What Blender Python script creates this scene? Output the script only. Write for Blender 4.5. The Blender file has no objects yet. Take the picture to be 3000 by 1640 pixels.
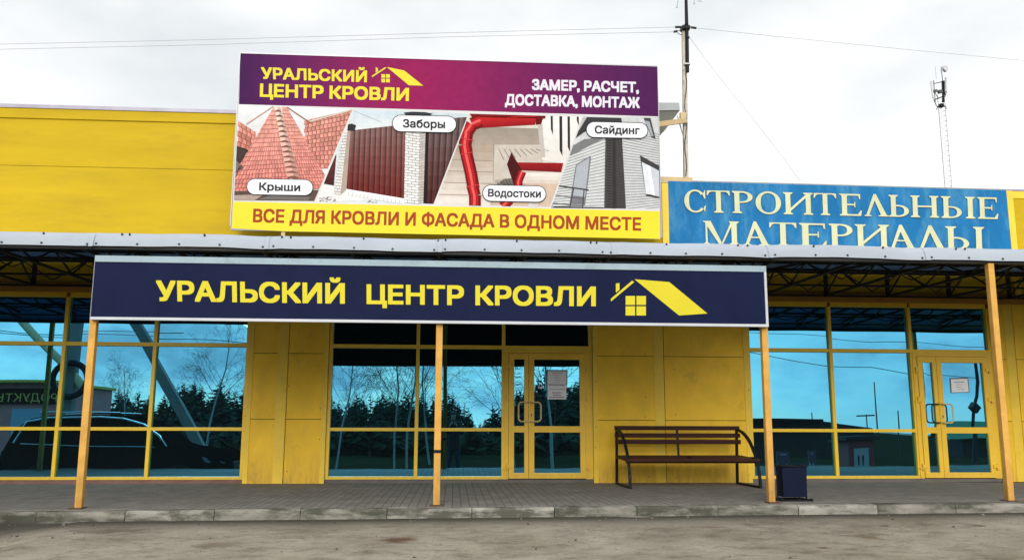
import bpy, bmesh, math, random
from mathutils import Vector, Matrix, Euler
random.seed(7)
SC = bpy.context.scene
COL = SC.collection
PI = math.pi

# ------------------------------------------------------------------ camera
CAM_D, CAM_H, FPX = 13.845, 1.046, 2450.0          # metres from the facade, height, focal length in photo pixels
YAW, PITCH, ROLL = 0.06817287, 0.15817419, 0.00364588
_fwd = Vector((math.sin(YAW) * math.cos(PITCH), math.cos(YAW) * math.cos(PITCH), math.sin(PITCH)))
_r = Vector((math.cos(YAW), -math.sin(YAW), 0)); _u = _r.cross(_fwd)
_right = _r * math.cos(ROLL) + _u * math.sin(ROLL); _up = _u * math.cos(ROLL) - _r * math.sin(ROLL)
CAMPOS = Vector((0, -CAM_D, CAM_H))
cam = bpy.data.cameras.new('camera'); cam.sensor_width = 36; cam.lens = 36 * FPX / 3000
cam.clip_start = 0.05; cam.clip_end = 3000
co = bpy.data.objects.new('camera', cam); COL.objects.link(co)
co.matrix_world = Matrix(((_right.x, _up.x, -_fwd.x, CAMPOS.x), (_right.y, _up.y, -_fwd.y, CAMPOS.y),
                          (_right.z, _up.z, -_fwd.z, CAMPOS.z), (0, 0, 0, 1)))
SC.camera = co

def ray(px, py):
    return _right * ((px - 1500) / FPX) - _up * ((py - 820) / FPX) + _fwd
def P(px, py, y):                                    # survey: photo point -> world point on the plane y = const
    d = ray(px, py); return CAMPOS + d * ((y + CAM_D) / d.y)
def X(px, py=1300, y=0.0): return P(px, py, y).x
def Z(px, py, y=0.0): return P(px, py, y).z

# ------------------------------------------------------------------ world, sun, exposure
SC.view_settings.view_transform = 'Standard'; SC.view_settings.look = 'None'
SC.view_settings.exposure = 0.0; SC.view_settings.gamma = 1
W = bpy.data.worlds.new('World'); SC.world = W; W.use_nodes = True
nt = W.node_tree; nt.nodes.clear()
def wn(t, **k):
    n = nt.nodes.new(t)
    for a, b in k.items(): setattr(n, a, b)
    return n
SUN_EL, SUN_AZ = math.radians(22), math.radians(186)   # azimuth: from behind the camera, a little to the left
sky = wn('ShaderNodeTexSky', sky_type='NISHITA', sun_disc=False, sun_elevation=SUN_EL, sun_rotation=SUN_AZ)
sky.air_density = 1.2; sky.dust_density = 0.6
tc = wn('ShaderNodeTexCoord')
mp = wn('ShaderNodeMapping'); mp.inputs['Scale'].default_value = (1, 1, 2.2)
nt.links.new(tc.outputs['Generated'], mp.inputs['Vector'])
def wnoise(scale, det, rough, off):
    n = wn('ShaderNodeTexNoise'); n.inputs['Scale'].default_value = scale; n.inputs['Detail'].default_value = det
    n.inputs['Roughness'].default_value = rough
    m = wn('ShaderNodeVectorMath', operation='ADD'); m.inputs[1].default_value = off
    nt.links.new(mp.outputs[0], m.inputs[0]); nt.links.new(m.outputs[0], n.inputs['Vector']); return n
n1 = wnoise(2.6, 6, .5, (3.1, 1.7, .4)); n2 = wnoise(5.0, 7, .6, (7.7, 2.2, 5.1))
def wramp(src, stops):
    r = wn('ShaderNodeValToRGB')
    e = r.color_ramp.elements
    while len(e) < len(stops): e.new(.5)
    for i, (p, c) in enumerate(stops): e[i].position = p; e[i].color = c if len(c) == 4 else (*c, 1)
    nt.links.new(src, r.inputs[0]); return r
cl = wramp(n1.outputs['Fac'], [(.32, (.70, .74, .765)), (.46, (.85, .875, .89)), (.56, (.97, .975, .978)), (.75, (1, 1, 1))])
sep = wn('ShaderNodeSeparateXYZ'); nt.links.new(tc.outputs['Generated'], sep.inputs[0])
back = wn('ShaderNodeMapRange'); back.inputs[1].default_value = .15; back.inputs[2].default_value = -.5
nt.links.new(sep.outputs['Y'], back.inputs[0])          # 0 over the shop, 1 over the open side behind the camera
gain = wn('ShaderNodeMapRange'); gain.inputs[3].default_value = 9.5; gain.inputs[4].default_value = 16.0
nt.links.new(back.outputs[0], gain.inputs[0])
clg = wn('ShaderNodeVectorMath', operation='SCALE')
puff = wn('ShaderNodeMapRange'); puff.inputs[1].default_value = .36; puff.inputs[2].default_value = .64; puff.inputs[3].default_value = -.42; puff.inputs[4].default_value = .28
nt.links.new(n2.outputs['Fac'], puff.inputs[0])
pf = wn('ShaderNodeMath', operation='MULTIPLY_ADD'); nt.links.new(puff.outputs[0], pf.inputs[0]); nt.links.new(back.outputs[0], pf.inputs[1]); pf.inputs[2].default_value = 1
pg = wn('ShaderNodeMath', operation='MULTIPLY'); nt.links.new(pf.outputs[0], pg.inputs[0]); nt.links.new(gain.outputs[0], pg.inputs[1])
nt.links.new(cl.outputs[0], clg.inputs[0]); nt.links.new(pg.outputs[0], clg.inputs['Scale'])
gap = wramp(n2.outputs['Fac'], [(.40, (0, 0, 0)), (.60, (1, 1, 1))])   # gaps of blue sky, only on the open side
gp = wn('ShaderNodeMath', operation='MULTIPLY'); nt.links.new(gap.outputs[0], gp.inputs[0]); nt.links.new(back.outputs[0], gp.inputs[1])
gp2 = wn('ShaderNodeMath', operation='MULTIPLY'); gp2.inputs[1].default_value = .55; nt.links.new(gp.outputs[0], gp2.inputs[0])
mix = wn('ShaderNodeMix', data_type='RGBA')
nt.links.new(gp2.outputs[0], mix.inputs[0]); nt.links.new(clg.outputs[0], mix.inputs[6]); nt.links.new(sky.outputs[0], mix.inputs[7])
bg = wn('ShaderNodeBackground'); bg.inputs['Strength'].default_value = .12
nt.links.new(mix.outputs[2], bg.inputs[0])
wo = wn('ShaderNodeOutputWorld'); nt.links.new(bg.outputs[0], wo.inputs[0])

sl = bpy.data.lights.new('sun', 'SUN'); sl.energy = 2.3; sl.angle = math.radians(34); sl.color = (1, .95, .88)
so = bpy.data.objects.new('sun', sl); COL.objects.link(so)
sd = Vector((math.sin(SUN_AZ) * math.cos(SUN_EL), math.cos(SUN_AZ) * math.cos(SUN_EL), math.sin(SUN_EL)))
so.rotation_euler = sd.to_track_quat('Z', 'Y').to_euler(); so.location = sd * 60

# ------------------------------------------------------------------ materials
def srgb(r, g, b):
    f = lambda c: (c / 255) / 12.92 if c <= 10 else (((c / 255) + .055) / 1.055) ** 2.4
    return (f(r), f(g), f(b))
MATS = {}
def mat(name, col, rough=.6, metal=0.0, spec=.4, var=.0, vscale=3.0, bump=0.0, bscale=40.0, stain=None, streak=False):
    """principled paint / metal with uneven colour, wear in a second colour and a fine bump"""
    if name in MATS: return MATS[name]
    m = bpy.data.materials.new(name); m.use_nodes = True; t = m.node_tree; N = t.nodes; L = t.links
    b = N['Principled BSDF']; b.inputs['Base Color'].default_value = (*col, 1)
    b.inputs['Roughness'].default_value = rough; b.inputs['Metallic'].default_value = metal
    b.inputs['Specular IOR Level'].default_value = spec
    g = N.new('ShaderNodeNewGeometry'); pos = g.outputs['Position']
    if streak:
        mm = N.new('ShaderNodeMapping'); mm.inputs['Scale'].default_value = streak
        L.new(pos, mm.inputs[0]); pos = mm.outputs[0]
    cur = None
    if var:
        n = N.new('ShaderNodeTexNoise'); n.inputs['Scale'].default_value = vscale; n.inputs['Detail'].default_value = 7
        n.inputs['Roughness'].default_value = .62; L.new(pos, n.inputs['Vector'])
        r = N.new('ShaderNodeValToRGB'); r.color_ramp.elements[0].position = .3; r.color_ramp.elements[1].position = .7
        r.color_ramp.elements[0].color = (*[c * (1 - var) for c in col], 1)
        r.color_ramp.elements[1].color = (*[min(1, c * (1 + var)) for c in col], 1)
        L.new(n.outputs['Fac'], r.inputs[0]); cur = r.outputs[0]
    if stain:
        sc_, sscale, lo, hi = stain
        n = N.new('ShaderNodeTexNoise'); n.inputs['Scale'].default_value = sscale; n.inputs['Detail'].default_value = 9
        n.inputs['Roughness'].default_value = .7; L.new(pos, n.inputs['Vector'])
        r = N.new('ShaderNodeMapRange'); r.inputs[1].default_value = lo; r.inputs[2].default_value = hi; L.new(n.outputs['Fac'], r.inputs[0])
        mx = N.new('ShaderNodeMix'); mx.data_type = 'RGBA'; L.new(r.outputs[0], mx.inputs[0])
        if cur: L.new(cur, mx.inputs[6])
        else: mx.inputs[6].default_value = (*col, 1)
        mx.inputs[7].default_value = (*sc_, 1); cur = mx.outputs[2]
    if cur: L.new(cur, b.inputs['Base Color'])
    if bump:
        n = N.new('ShaderNodeTexNoise'); n.inputs['Scale'].default_value = bscale; n.inputs['Detail'].default_value = 5
        L.new(g.outputs['Position'], n.inputs['Vector'])
        bp = N.new('ShaderNodeBump'); bp.inputs['Strength'].default_value = bump; bp.inputs['Distance'].default_value = .01
        L.new(n.outputs['Fac'], bp.inputs['Height']); L.new(bp.outputs[0], b.inputs['Normal'])
    MATS[name] = m; return m

YEL = (.525, .358, .012)
m_wall = mat('yellow wall sheet', YEL, .6, spec=.10, var=.12, vscale=1.3, stain=((.40, .27, .02), 2.2, .50, .80), streak=(.25, 1, 1.6), bump=.05, bscale=60)
m_walllow = mat('yellow wall panel', (.84, .52, .022), .6, var=.12, vscale=2.5, stain=((.36, .20, .02), 3.0, .60, .85), streak=(1, 1, .7), bump=.08, bscale=90)
m_trim = mat('pale yellow flashing', (.80, .54, .04), .5, var=.08, vscale=4, stain=((.4, .25, .05), 5, .62, .85))
m_frame = mat('yellow window frame', (.82, .55, .03), .38, var=.05, vscale=5)
m_door = mat('yellow door leaf', (.80, .50, .035), .38, var=.06, vscale=5, stain=((.35, .2, .03), 9, .68, .9))
m_seam = mat('dark joint', (.10, .06, .01), .9)
m_post = mat('orange beige post', (.66, .365, .085), .6, spec=.1, var=.14, vscale=7, stain=((.35, .14, .04), 14, .64, .8), bump=.1, bscale=60)
m_cap = mat('grey violet flashing', (.30, .28, .34), .45, metal=.3, var=.15, vscale=3)
m_plinth = mat('reddish concrete plinth', (.20, .11, .09), .9, var=.3, vscale=5, bump=.3)
m_galv = mat('galvanised roof sheet', (.37, .41, .46), .6, metal=.0, spec=.15, var=.10, vscale=1.6, stain=((.36, .40, .43), 3.5, .52, .8), streak=(.5, 1, 1.2))
m_under = mat('blue sheet underside', (.14, .28, .62), .5, spec=.1, var=.2, vscale=2)
m_steel = mat('dark steel truss', (.016, .015, .013), .6, var=.3, vscale=6)
m_screw = mat('dark screw', (.06, .06, .06), .5, metal=.5)
m_navy = mat('navy sign face', (.009, .014, .048), .55, spec=.05, var=.12, vscale=2.2, bump=.03)
m_white = mat('white sign edge', (.54, .56, .59), .45, var=.08, vscale=3, stain=((.35, .36, .36), 6, .62, .82))
m_signback = mat('dark sign back', (.010, .008, .007), .8)  # the back's unlit look under the canopy is put into this colour
m_letter = mat('yellow lettering', (.68, .585, .028), .45, spec=.12, var=.03, vscale=4)
m_wletter = mat('white lettering', (.66, .64, .70), .5, spec=.12)
m_rletter = mat('red brown lettering', (.30, .04, .010), .5, spec=.12, var=.1, vscale=8)
m_blk = mat('black lettering', (.015, .015, .018), .5, spec=.12)
m_band = mat('bright yellow band', (.67, .575, .022), .4, spec=.12, var=.04, vscale=2)
m_banner = mat('blue banner cloth', (.011, .145, .345), .55, spec=.1, var=.22, vscale=1.4, stain=((.10, .31, .47), 2.2, .48, .82), streak=(1.5, 1, .5), bump=.1, bscale=9)
m_cream = mat('cream lettering', (.56, .57, .35), .5, var=.10, vscale=2.5)
m_conc = mat('weathered pole concrete', (.50, .46, .38), .85, var=.2, vscale=6, stain=((.16, .14, .12), 7, .6, .72), bump=.3, bscale=30)
m_black = mat('black painted steel', (.012, .012, .013), .45, spec=.12)
m_beige = mat('beige painted beam', (.54, .40, .21), .55, var=.1, vscale=6, stain=((.3, .16, .06), 9, .6, .78))
m_grey = mat('grey painted metal', (.25, .27, .27), .5, metal=.2, var=.1, vscale=4)
m_lgrey = mat('light grey plastic', (.55, .56, .57), .5, var=.05)
m_wood = mat('dark red brown slat', (.042, .014, .009), .5, spec=.12, var=.3, vscale=9, streak=(.3, 4, 4))
m_bin = mat('navy litter bin paint', (.005, .009, .030), .5, spec=.12, var=.2, vscale=6)
m_handle = mat('worn cream handle', (.60, .47, .22), .35, var=.15, vscale=20)
m_blackh = mat('black rubber', (.01, .01, .01), .5)
m_paper = mat('notice paper', (.80, .81, .84), .6, var=.06, vscale=12)
m_ink = mat('printed ink', (.10, .10, .12), .7)
m_insul = mat('insulator', (.02, .02, .02), .4)
m_tube = mat('lamp tube', (.8, .82, .85), .4)
m_skin = mat('skin', (.45, .26, .19), .5)
m_coat = mat('black coat', (.008, .008, .009), .8, var=.3, vscale=20)
m_jeans = mat('dark jeans', (.015, .02, .035), .8, var=.3, vscale=20)
m_hair = mat('dark hair', (.015, .01, .008), .6)
m_car = mat('black car paint', (.002, .002, .0025), .3, spec=0.0)
m_carglass = mat('dark car glass', (.002, .003, .0035), .2, spec=0.0)
m_chrome = mat('chrome', (.8, .8, .8), .12, metal=1)
m_tyre = mat('tyre rubber', (.012, .012, .012), .8)
m_rim = mat('alloy rim', (.22, .22, .23), .3, metal=.9)
m_lamp = mat('headlamp glass', (.5, .52, .55), .08, spec=.8)
m_birch = mat('birch bark', (.42, .40, .37), .8, var=.15, vscale=2, stain=((.03, .03, .03), 9, .58, .66))
m_twig = mat('bare twigs', (.065, .045, .042), .9, var=.3, vscale=1)
m_pine = mat('pine needles', (.018, .034, .014), .9, var=.45, vscale=.8)
m_grass = mat('dull verge grass', (.020, .026, .013), .95, spec=.0, var=.4, vscale=.5, bump=.5, bscale=3)
m_shed = mat('dark shed boards', (.022, .02, .019), .9, var=.3, vscale=1.5)
m_shopblue = mat('dark shop fascia', (.05, .02, .015), .8, spec=.02, var=.1)
m_pink = mat('mauve shop wall', (.60, .22, .20), .8, var=.15)
m_green = mat('green sheet roof', (.02, .16, .06), .6, var=.1)
m_red = mat('red kiosk', (.24, .03, .03), .6, var=.1)
m_blueglass = mat('pale blue panel', (.30, .42, .52), .5)

def glass_mat():
    m = bpy.data.materials.new('blue mirror film glass'); m.use_nodes = True; N = m.node_tree.nodes; L = m.node_tree.links
    N.clear()
    g = N.new('ShaderNodeBsdfGlossy'); g.inputs['Color'].default_value = (.078, .385, .60, 1); g.inputs['Roughness'].default_value = 0.0
    d = N.new('ShaderNodeBsdfDiffuse'); d.inputs['Color'].default_value = (.004, .008, .010, 1)
    c = N.new('ShaderNodeBsdfGlossy'); c.inputs['Color'].default_value = (.9, .9, .9, 1); c.inputs['Roughness'].default_value = 0.0
    fr = N.new('ShaderNodeFresnel'); fr.inputs['IOR'].default_value = 1.33
    a = N.new('ShaderNodeAddShader'); L.new(g.outputs[0], a.inputs[0]); L.new(d.outputs[0], a.inputs[1])
    mx = N.new('ShaderNodeMixShader'); L.new(fr.outputs[0], mx.inputs[0]); L.new(a.outputs[0], mx.inputs[1]); L.new(c.outputs[0], mx.inputs[2])
    o = N.new('ShaderNodeOutputMaterial'); L.new(mx.outputs[0], o.inputs[0]); return m
m_glass = glass_mat()

def print_mat():
    m = bpy.data.materials.new('printed vinyl'); m.use_nodes = True; N = m.node_tree.nodes; L = m.node_tree.links
    b = N['Principled BSDF']; b.inputs['Roughness'].default_value = .55; b.inputs['Specular IOR Level'].default_value = .06
    a = N.new('ShaderNodeVertexColor'); a.layer_name = 'Col'
    n = N.new('ShaderNodeTexNoise'); n.inputs['Scale'].default_value = 9; n.inputs['Detail'].default_value = 8
    g = N.new('ShaderNodeNewGeometry'); L.new(g.outputs['Position'], n.inputs['Vector'])
    mr = N.new('ShaderNodeMapRange'); mr.inputs[3].default_value = .74; mr.inputs[4].default_value = 1.06; L.new(n.outputs['Fac'], mr.inputs[0])
    v = N.new('ShaderNodeVectorMath'); v.operation = 'SCALE'; L.new(a.outputs['Color'], v.inputs[0]); L.new(mr.outputs[0], v.inputs['Scale'])
    L.new(v.outputs[0], b.inputs['Base Color']); return m
m_print = print_mat()

def grime(m, top, amount, col, scale=(6, 1, 1.2)):
    """splashed dirt: broken blotches of dust within `top` metres of the pavement"""
    t = m.node_tree; N = t.nodes; L = t.links; b = N['Principled BSDF']; src = b.inputs['Base Color'].links[0].from_socket
    g = N.new('ShaderNodeNewGeometry'); sp = N.new('ShaderNodeSeparateXYZ'); L.new(g.outputs['Position'], sp.inputs[0])
    r = N.new('ShaderNodeMapRange'); r.inputs[1].default_value = top; r.inputs[2].default_value = -.08; L.new(sp.outputs['Z'], r.inputs[0])
    mm = N.new('ShaderNodeMapping'); mm.inputs['Scale'].default_value = scale; L.new(g.outputs['Position'], mm.inputs[0])
    n = N.new('ShaderNodeTexNoise'); n.inputs['Scale'].default_value = 2.5; n.inputs['Detail'].default_value = 9; n.inputs['Roughness'].default_value = .75; L.new(mm.outputs[0], n.inputs['Vector'])
    a = N.new('ShaderNodeMath'); a.operation = 'MULTIPLY_ADD'; L.new(n.outputs['Fac'], a.inputs[0]); a.inputs[1].default_value = 2.4; a.inputs[2].default_value = -.75
    c = N.new('ShaderNodeMath'); c.operation = 'MULTIPLY'; c.use_clamp = True; L.new(a.outputs[0], c.inputs[0]); L.new(r.outputs[0], c.inputs[1])
    d = N.new('ShaderNodeMath'); d.operation = 'MULTIPLY'; d.use_clamp = True; L.new(c.outputs[0], d.inputs[0]); d.inputs[1].default_value = amount
    x = N.new('ShaderNodeMix'); x.data_type = 'RGBA'; L.new(d.outputs[0], x.inputs[0]); L.new(src, x.inputs[6]); x.inputs[7].default_value = (*col, 1); L.new(x.outputs[2], b.inputs['Base Color'])
grime(m_walllow, .45, .9, (.30, .17, .05)); grime(m_post, .5, 1.0, (.22, .11, .04), (9, 9, 2)); grime(m_door, .25, .7, (.35, .22, .07)); grime(m_frame, .2, .7, (.35, .22, .07))

def ground_mat():
    m = bpy.data.materials.new('dusty lot surface'); m.use_nodes = True; N = m.node_tree.nodes; L = m.node_tree.links
    b = N['Principled BSDF']; b.inputs['Roughness'].default_value = .92; b.inputs['Specular IOR Level'].default_value = .05
    g = N.new('ShaderNodeNewGeometry')
    def noise(s, d=8, r=.6, sc=None):
        n = N.new('ShaderNodeTexNoise'); n.inputs['Scale'].default_value = s; n.inputs['Detail'].default_value = d; n.inputs['Roughness'].default_value = r
        if sc:
            mm = N.new('ShaderNodeMapping'); mm.inputs['Scale'].default_value = sc; L.new(g.outputs['Position'], mm.inputs[0]); L.new(mm.outputs[0], n.inputs['Vector'])
        else: L.new(g.outputs['Position'], n.inputs['Vector'])
        return n
    def ramp(src, stops):
        r = N.new('ShaderNodeValToRGB'); e = r.color_ramp.elements
        while len(e) < len(stops): e.new(.5)
        for i, (p, c) in enumerate(stops): e[i].position = p; e[i].color = (*c, 1)
        L.new(src, r.inputs[0]); return r
    def mixc(f, a, c, bl='MIX'):
        x = N.new('ShaderNodeMix'); x.data_type = 'RGBA'; x.blend_type = bl
        if isinstance(f, float): x.inputs[0].default_value = f
        else: L.new(f, x.inputs[0])
        L.new(a, x.inputs[6])
        if isinstance(c, tuple): x.inputs[7].default_value = (*c, 1)
        else: L.new(c, x.inputs[7])
        return x.outputs[2]
    big = noise(.9, 9, .65); fine = noise(26, 8, .8); mid = noise(5.5, 9, .75, (.55, 1, 1))
    c = ramp(big.outputs['Fac'], [(.32, (.24, .205, .155)), (.5, (.33, .295, .232)), (.68, (.41, .375, .305))]).outputs[0]
    c = mixc(.75, c, ramp(mid.outputs['Fac'], [(.34, (.46, .44, .42)), (.5, (.98, .98, .98)), (.68, (1.16, 1.14, 1.1))]).outputs[0], 'MULTIPLY')
    c = mixc(.8, c, ramp(fine.outputs['Fac'], [(.30, (.42, .40, .37)), (.46, (.98, .98, .98)), (.56, (1.02, 1.02, 1.02)), (.72, (1.3, 1.3, 1.28))]).outputs[0], 'MULTIPLY')
    # oil and rust blotches
    bl = noise(1.35, 3, .5, (.55, 1.3, 1))
    f = N.new('ShaderNodeMapRange'); f.inputs[1].default_value = .69; f.inputs[2].default_value = .76; f.inputs[4].default_value = .6; L.new(bl.outputs['Fac'], f.inputs[0])
    c = mixc(f.outputs[0], c, (.13, .075, .045))
    # damp grime washed up against the kerb
    sp = N.new('ShaderNodeSeparateXYZ'); L.new(g.outputs['Position'], sp.inputs[0])
    e1 = N.new('ShaderNodeMapRange'); e1.inputs[1].default_value = -4.95; e1.inputs[2].default_value = -4.30; L.new(sp.outputs['Y'], e1.inputs[0])
    ad = N.new('ShaderNodeMath'); ad.operation = 'MULTIPLY_ADD'; L.new(mid.outputs['Fac'], ad.inputs[0]); ad.inputs[1].default_value = 1.3; ad.inputs[2].default_value = -.55
    mu = N.new('ShaderNodeMath'); mu.operation = 'ADD'; mu.use_clamp = True; L.new(ad.outputs[0], mu.inputs[0]); L.new(e1.outputs[0], mu.inputs[1])
    m3 = N.new('ShaderNodeMath'); m3.operation = 'MULTIPLY'; L.new(mu.outputs[0], m3.inputs[0]); L.new(e1.outputs[0], m3.inputs[1])
    c = mixc(m3.outputs[0], c, (.075, .070, .055))
    for (cx, cy, rx, ry, rot_, colr, am) in STAINS:
        sub = N.new('ShaderNodeVectorMath'); sub.operation = 'SUBTRACT'; L.new(g.outputs['Position'], sub.inputs[0]); sub.inputs[1].default_value = (cx, cy, 0)
        mm = N.new('ShaderNodeMapping'); mm.vector_type = 'TEXTURE'; mm.inputs['Rotation'].default_value = (0, 0, rot_); mm.inputs['Scale'].default_value = (rx, ry, 50); L.new(sub.outputs[0], mm.inputs[0])
        ln = N.new('ShaderNodeVectorMath'); ln.operation = 'LENGTH'; L.new(mm.outputs[0], ln.inputs[0])
        ad = N.new('ShaderNodeMath'); ad.operation = 'MULTIPLY_ADD'; L.new(mid.outputs['Fac'], ad.inputs[0]); ad.inputs[1].default_value = 2.2; L.new(ln.outputs['Value'], ad.inputs[2])
        f = N.new('ShaderNodeMapRange'); f.inputs[1].default_value = 2.05; f.inputs[2].default_value = 1.5; f.inputs[4].default_value = am; L.new(ad.outputs[0], f.inputs[0])
        c = mixc(f.outputs[0], c, colr)
    L.new(c, b.inputs['Base Color'])
    bp = N.new('ShaderNodeBump'); bp.inputs['Strength'].default_value = .8; bp.inputs['Distance'].default_value = .014
    h = N.new('ShaderNodeMath'); h.operation = 'ADD'; L.new(fine.outputs['Fac'], h.inputs[0]); L.new(mid.outputs['Fac'], h.inputs[1])
    L.new(h.outputs[0], bp.inputs['Height']); L.new(bp.outputs[0], b.inputs['Normal'])
    return m
STAINS = []
for px, py, rx, ry, ro, cc, am in ((1165, 1590, .26, .16, 0, (.11, .055, .03), .85), (2545, 1588, .20, .14, -.6, (.16, .11, .06), .75), (2415, 1610, .10, .07, 0, (.09, .05, .03), .8), (2872, 1563, .09, .06, 0, (.12, .07, .045), .8),
                                   (2595, 1563, .08, .05, 0, (.10, .06, .04), .7), (1850, 1540, .30, .10, -.3, (.45, .42, .36), .6), (640, 1600, .30, .2, .3, (.15, .11, .08), .55), (330, 1570, .5, .16, .1, (.14, .105, .075), .6), (2080, 1565, .3, .06, 0, (.17, .12, .085), .5)):
    d_ = ray(px, py); t_ = (-.2 - CAM_H) / d_.z; q_ = CAMPOS + d_ * t_; STAINS.append((q_.x, q_.y, rx, ry, ro, cc, am))
m_ground = ground_mat()

def paver_mat():
    m = bpy.data.materials.new('grey pavers'); m.use_nodes = True; N = m.node_tree.nodes; L = m.node_tree.links
    b = N['Principled BSDF']; b.inputs['Roughness'].default_value = .88; b.inputs['Specular IOR Level'].default_value = .25
    g = N.new('ShaderNodeNewGeometry')
    mp_ = N.new('ShaderNodeMapping'); mp_.inputs['Rotation'].default_value = (0, 0, PI / 2); L.new(g.outputs['Position'], mp_.inputs[0])
    br = N.new('ShaderNodeTexBrick'); br.inputs['Scale'].default_value = 1; br.inputs['Brick Width'].default_value = .20; br.inputs['Row Height'].default_value = .10
    br.inputs['Mortar Size'].default_value = .008; br.inputs['Mortar Smooth'].default_value = .4; br.inputs['Bias'].default_value = -.1
    br.inputs['Color1'].default_value = (.20, .185, .16, 1); br.inputs['Color2'].default_value = (.25, .23, .20, 1); br.inputs['Mortar'].default_value = (.12, .11, .095, 1)
    L.new(mp_.outputs[0], br.inputs['Vector'])
    n = N.new('ShaderNodeTexNoise'); n.inputs['Scale'].default_value = 2.2; n.inputs['Detail'].default_value = 9; n.inputs['Roughness'].default_value = .72; L.new(g.outputs['Position'], n.inputs['Vector'])
    r = N.new('ShaderNodeMapRange'); r.inputs[3].default_value = .50; r.inputs[4].default_value = 1.5; L.new(n.outputs['Fac'], r.inputs[0])
    v = N.new('ShaderNodeVectorMath'); v.operation = 'SCALE'; L.new(br.outputs['Color'], v.inputs[0]); L.new(r.outputs[0], v.inputs['Scale'])
    L.new(v.outputs[0], b.inputs['Base Color'])
    bp = N.new('ShaderNodeBump'); bp.inputs['Strength'].default_value = .45; bp.inputs['Distance'].default_value = .006; bp.invert = True
    L.new(br.outputs['Fac'], bp.inputs['Height']); L.new(bp.outputs[0], b.inputs['Normal'])
    return m
m_paver = paver_mat()
m_kerb = mat('kerb concrete', (.27, .255, .215), .9, spec=.1, var=.28, vscale=2.6, stain=((.085, .085, .065), 2.4, .42, .58), streak=(.8, 1, 2.5), bump=.4, bscale=50)
m_kerbw = mat('kerb with old whitewash', (.33, .315, .27), .9, spec=.1, var=.25, vscale=3, stain=((.11, .105, .085), 2.8, .44, .58), streak=(.8, 1, 2.5), bump=.4, bscale=50)

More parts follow.
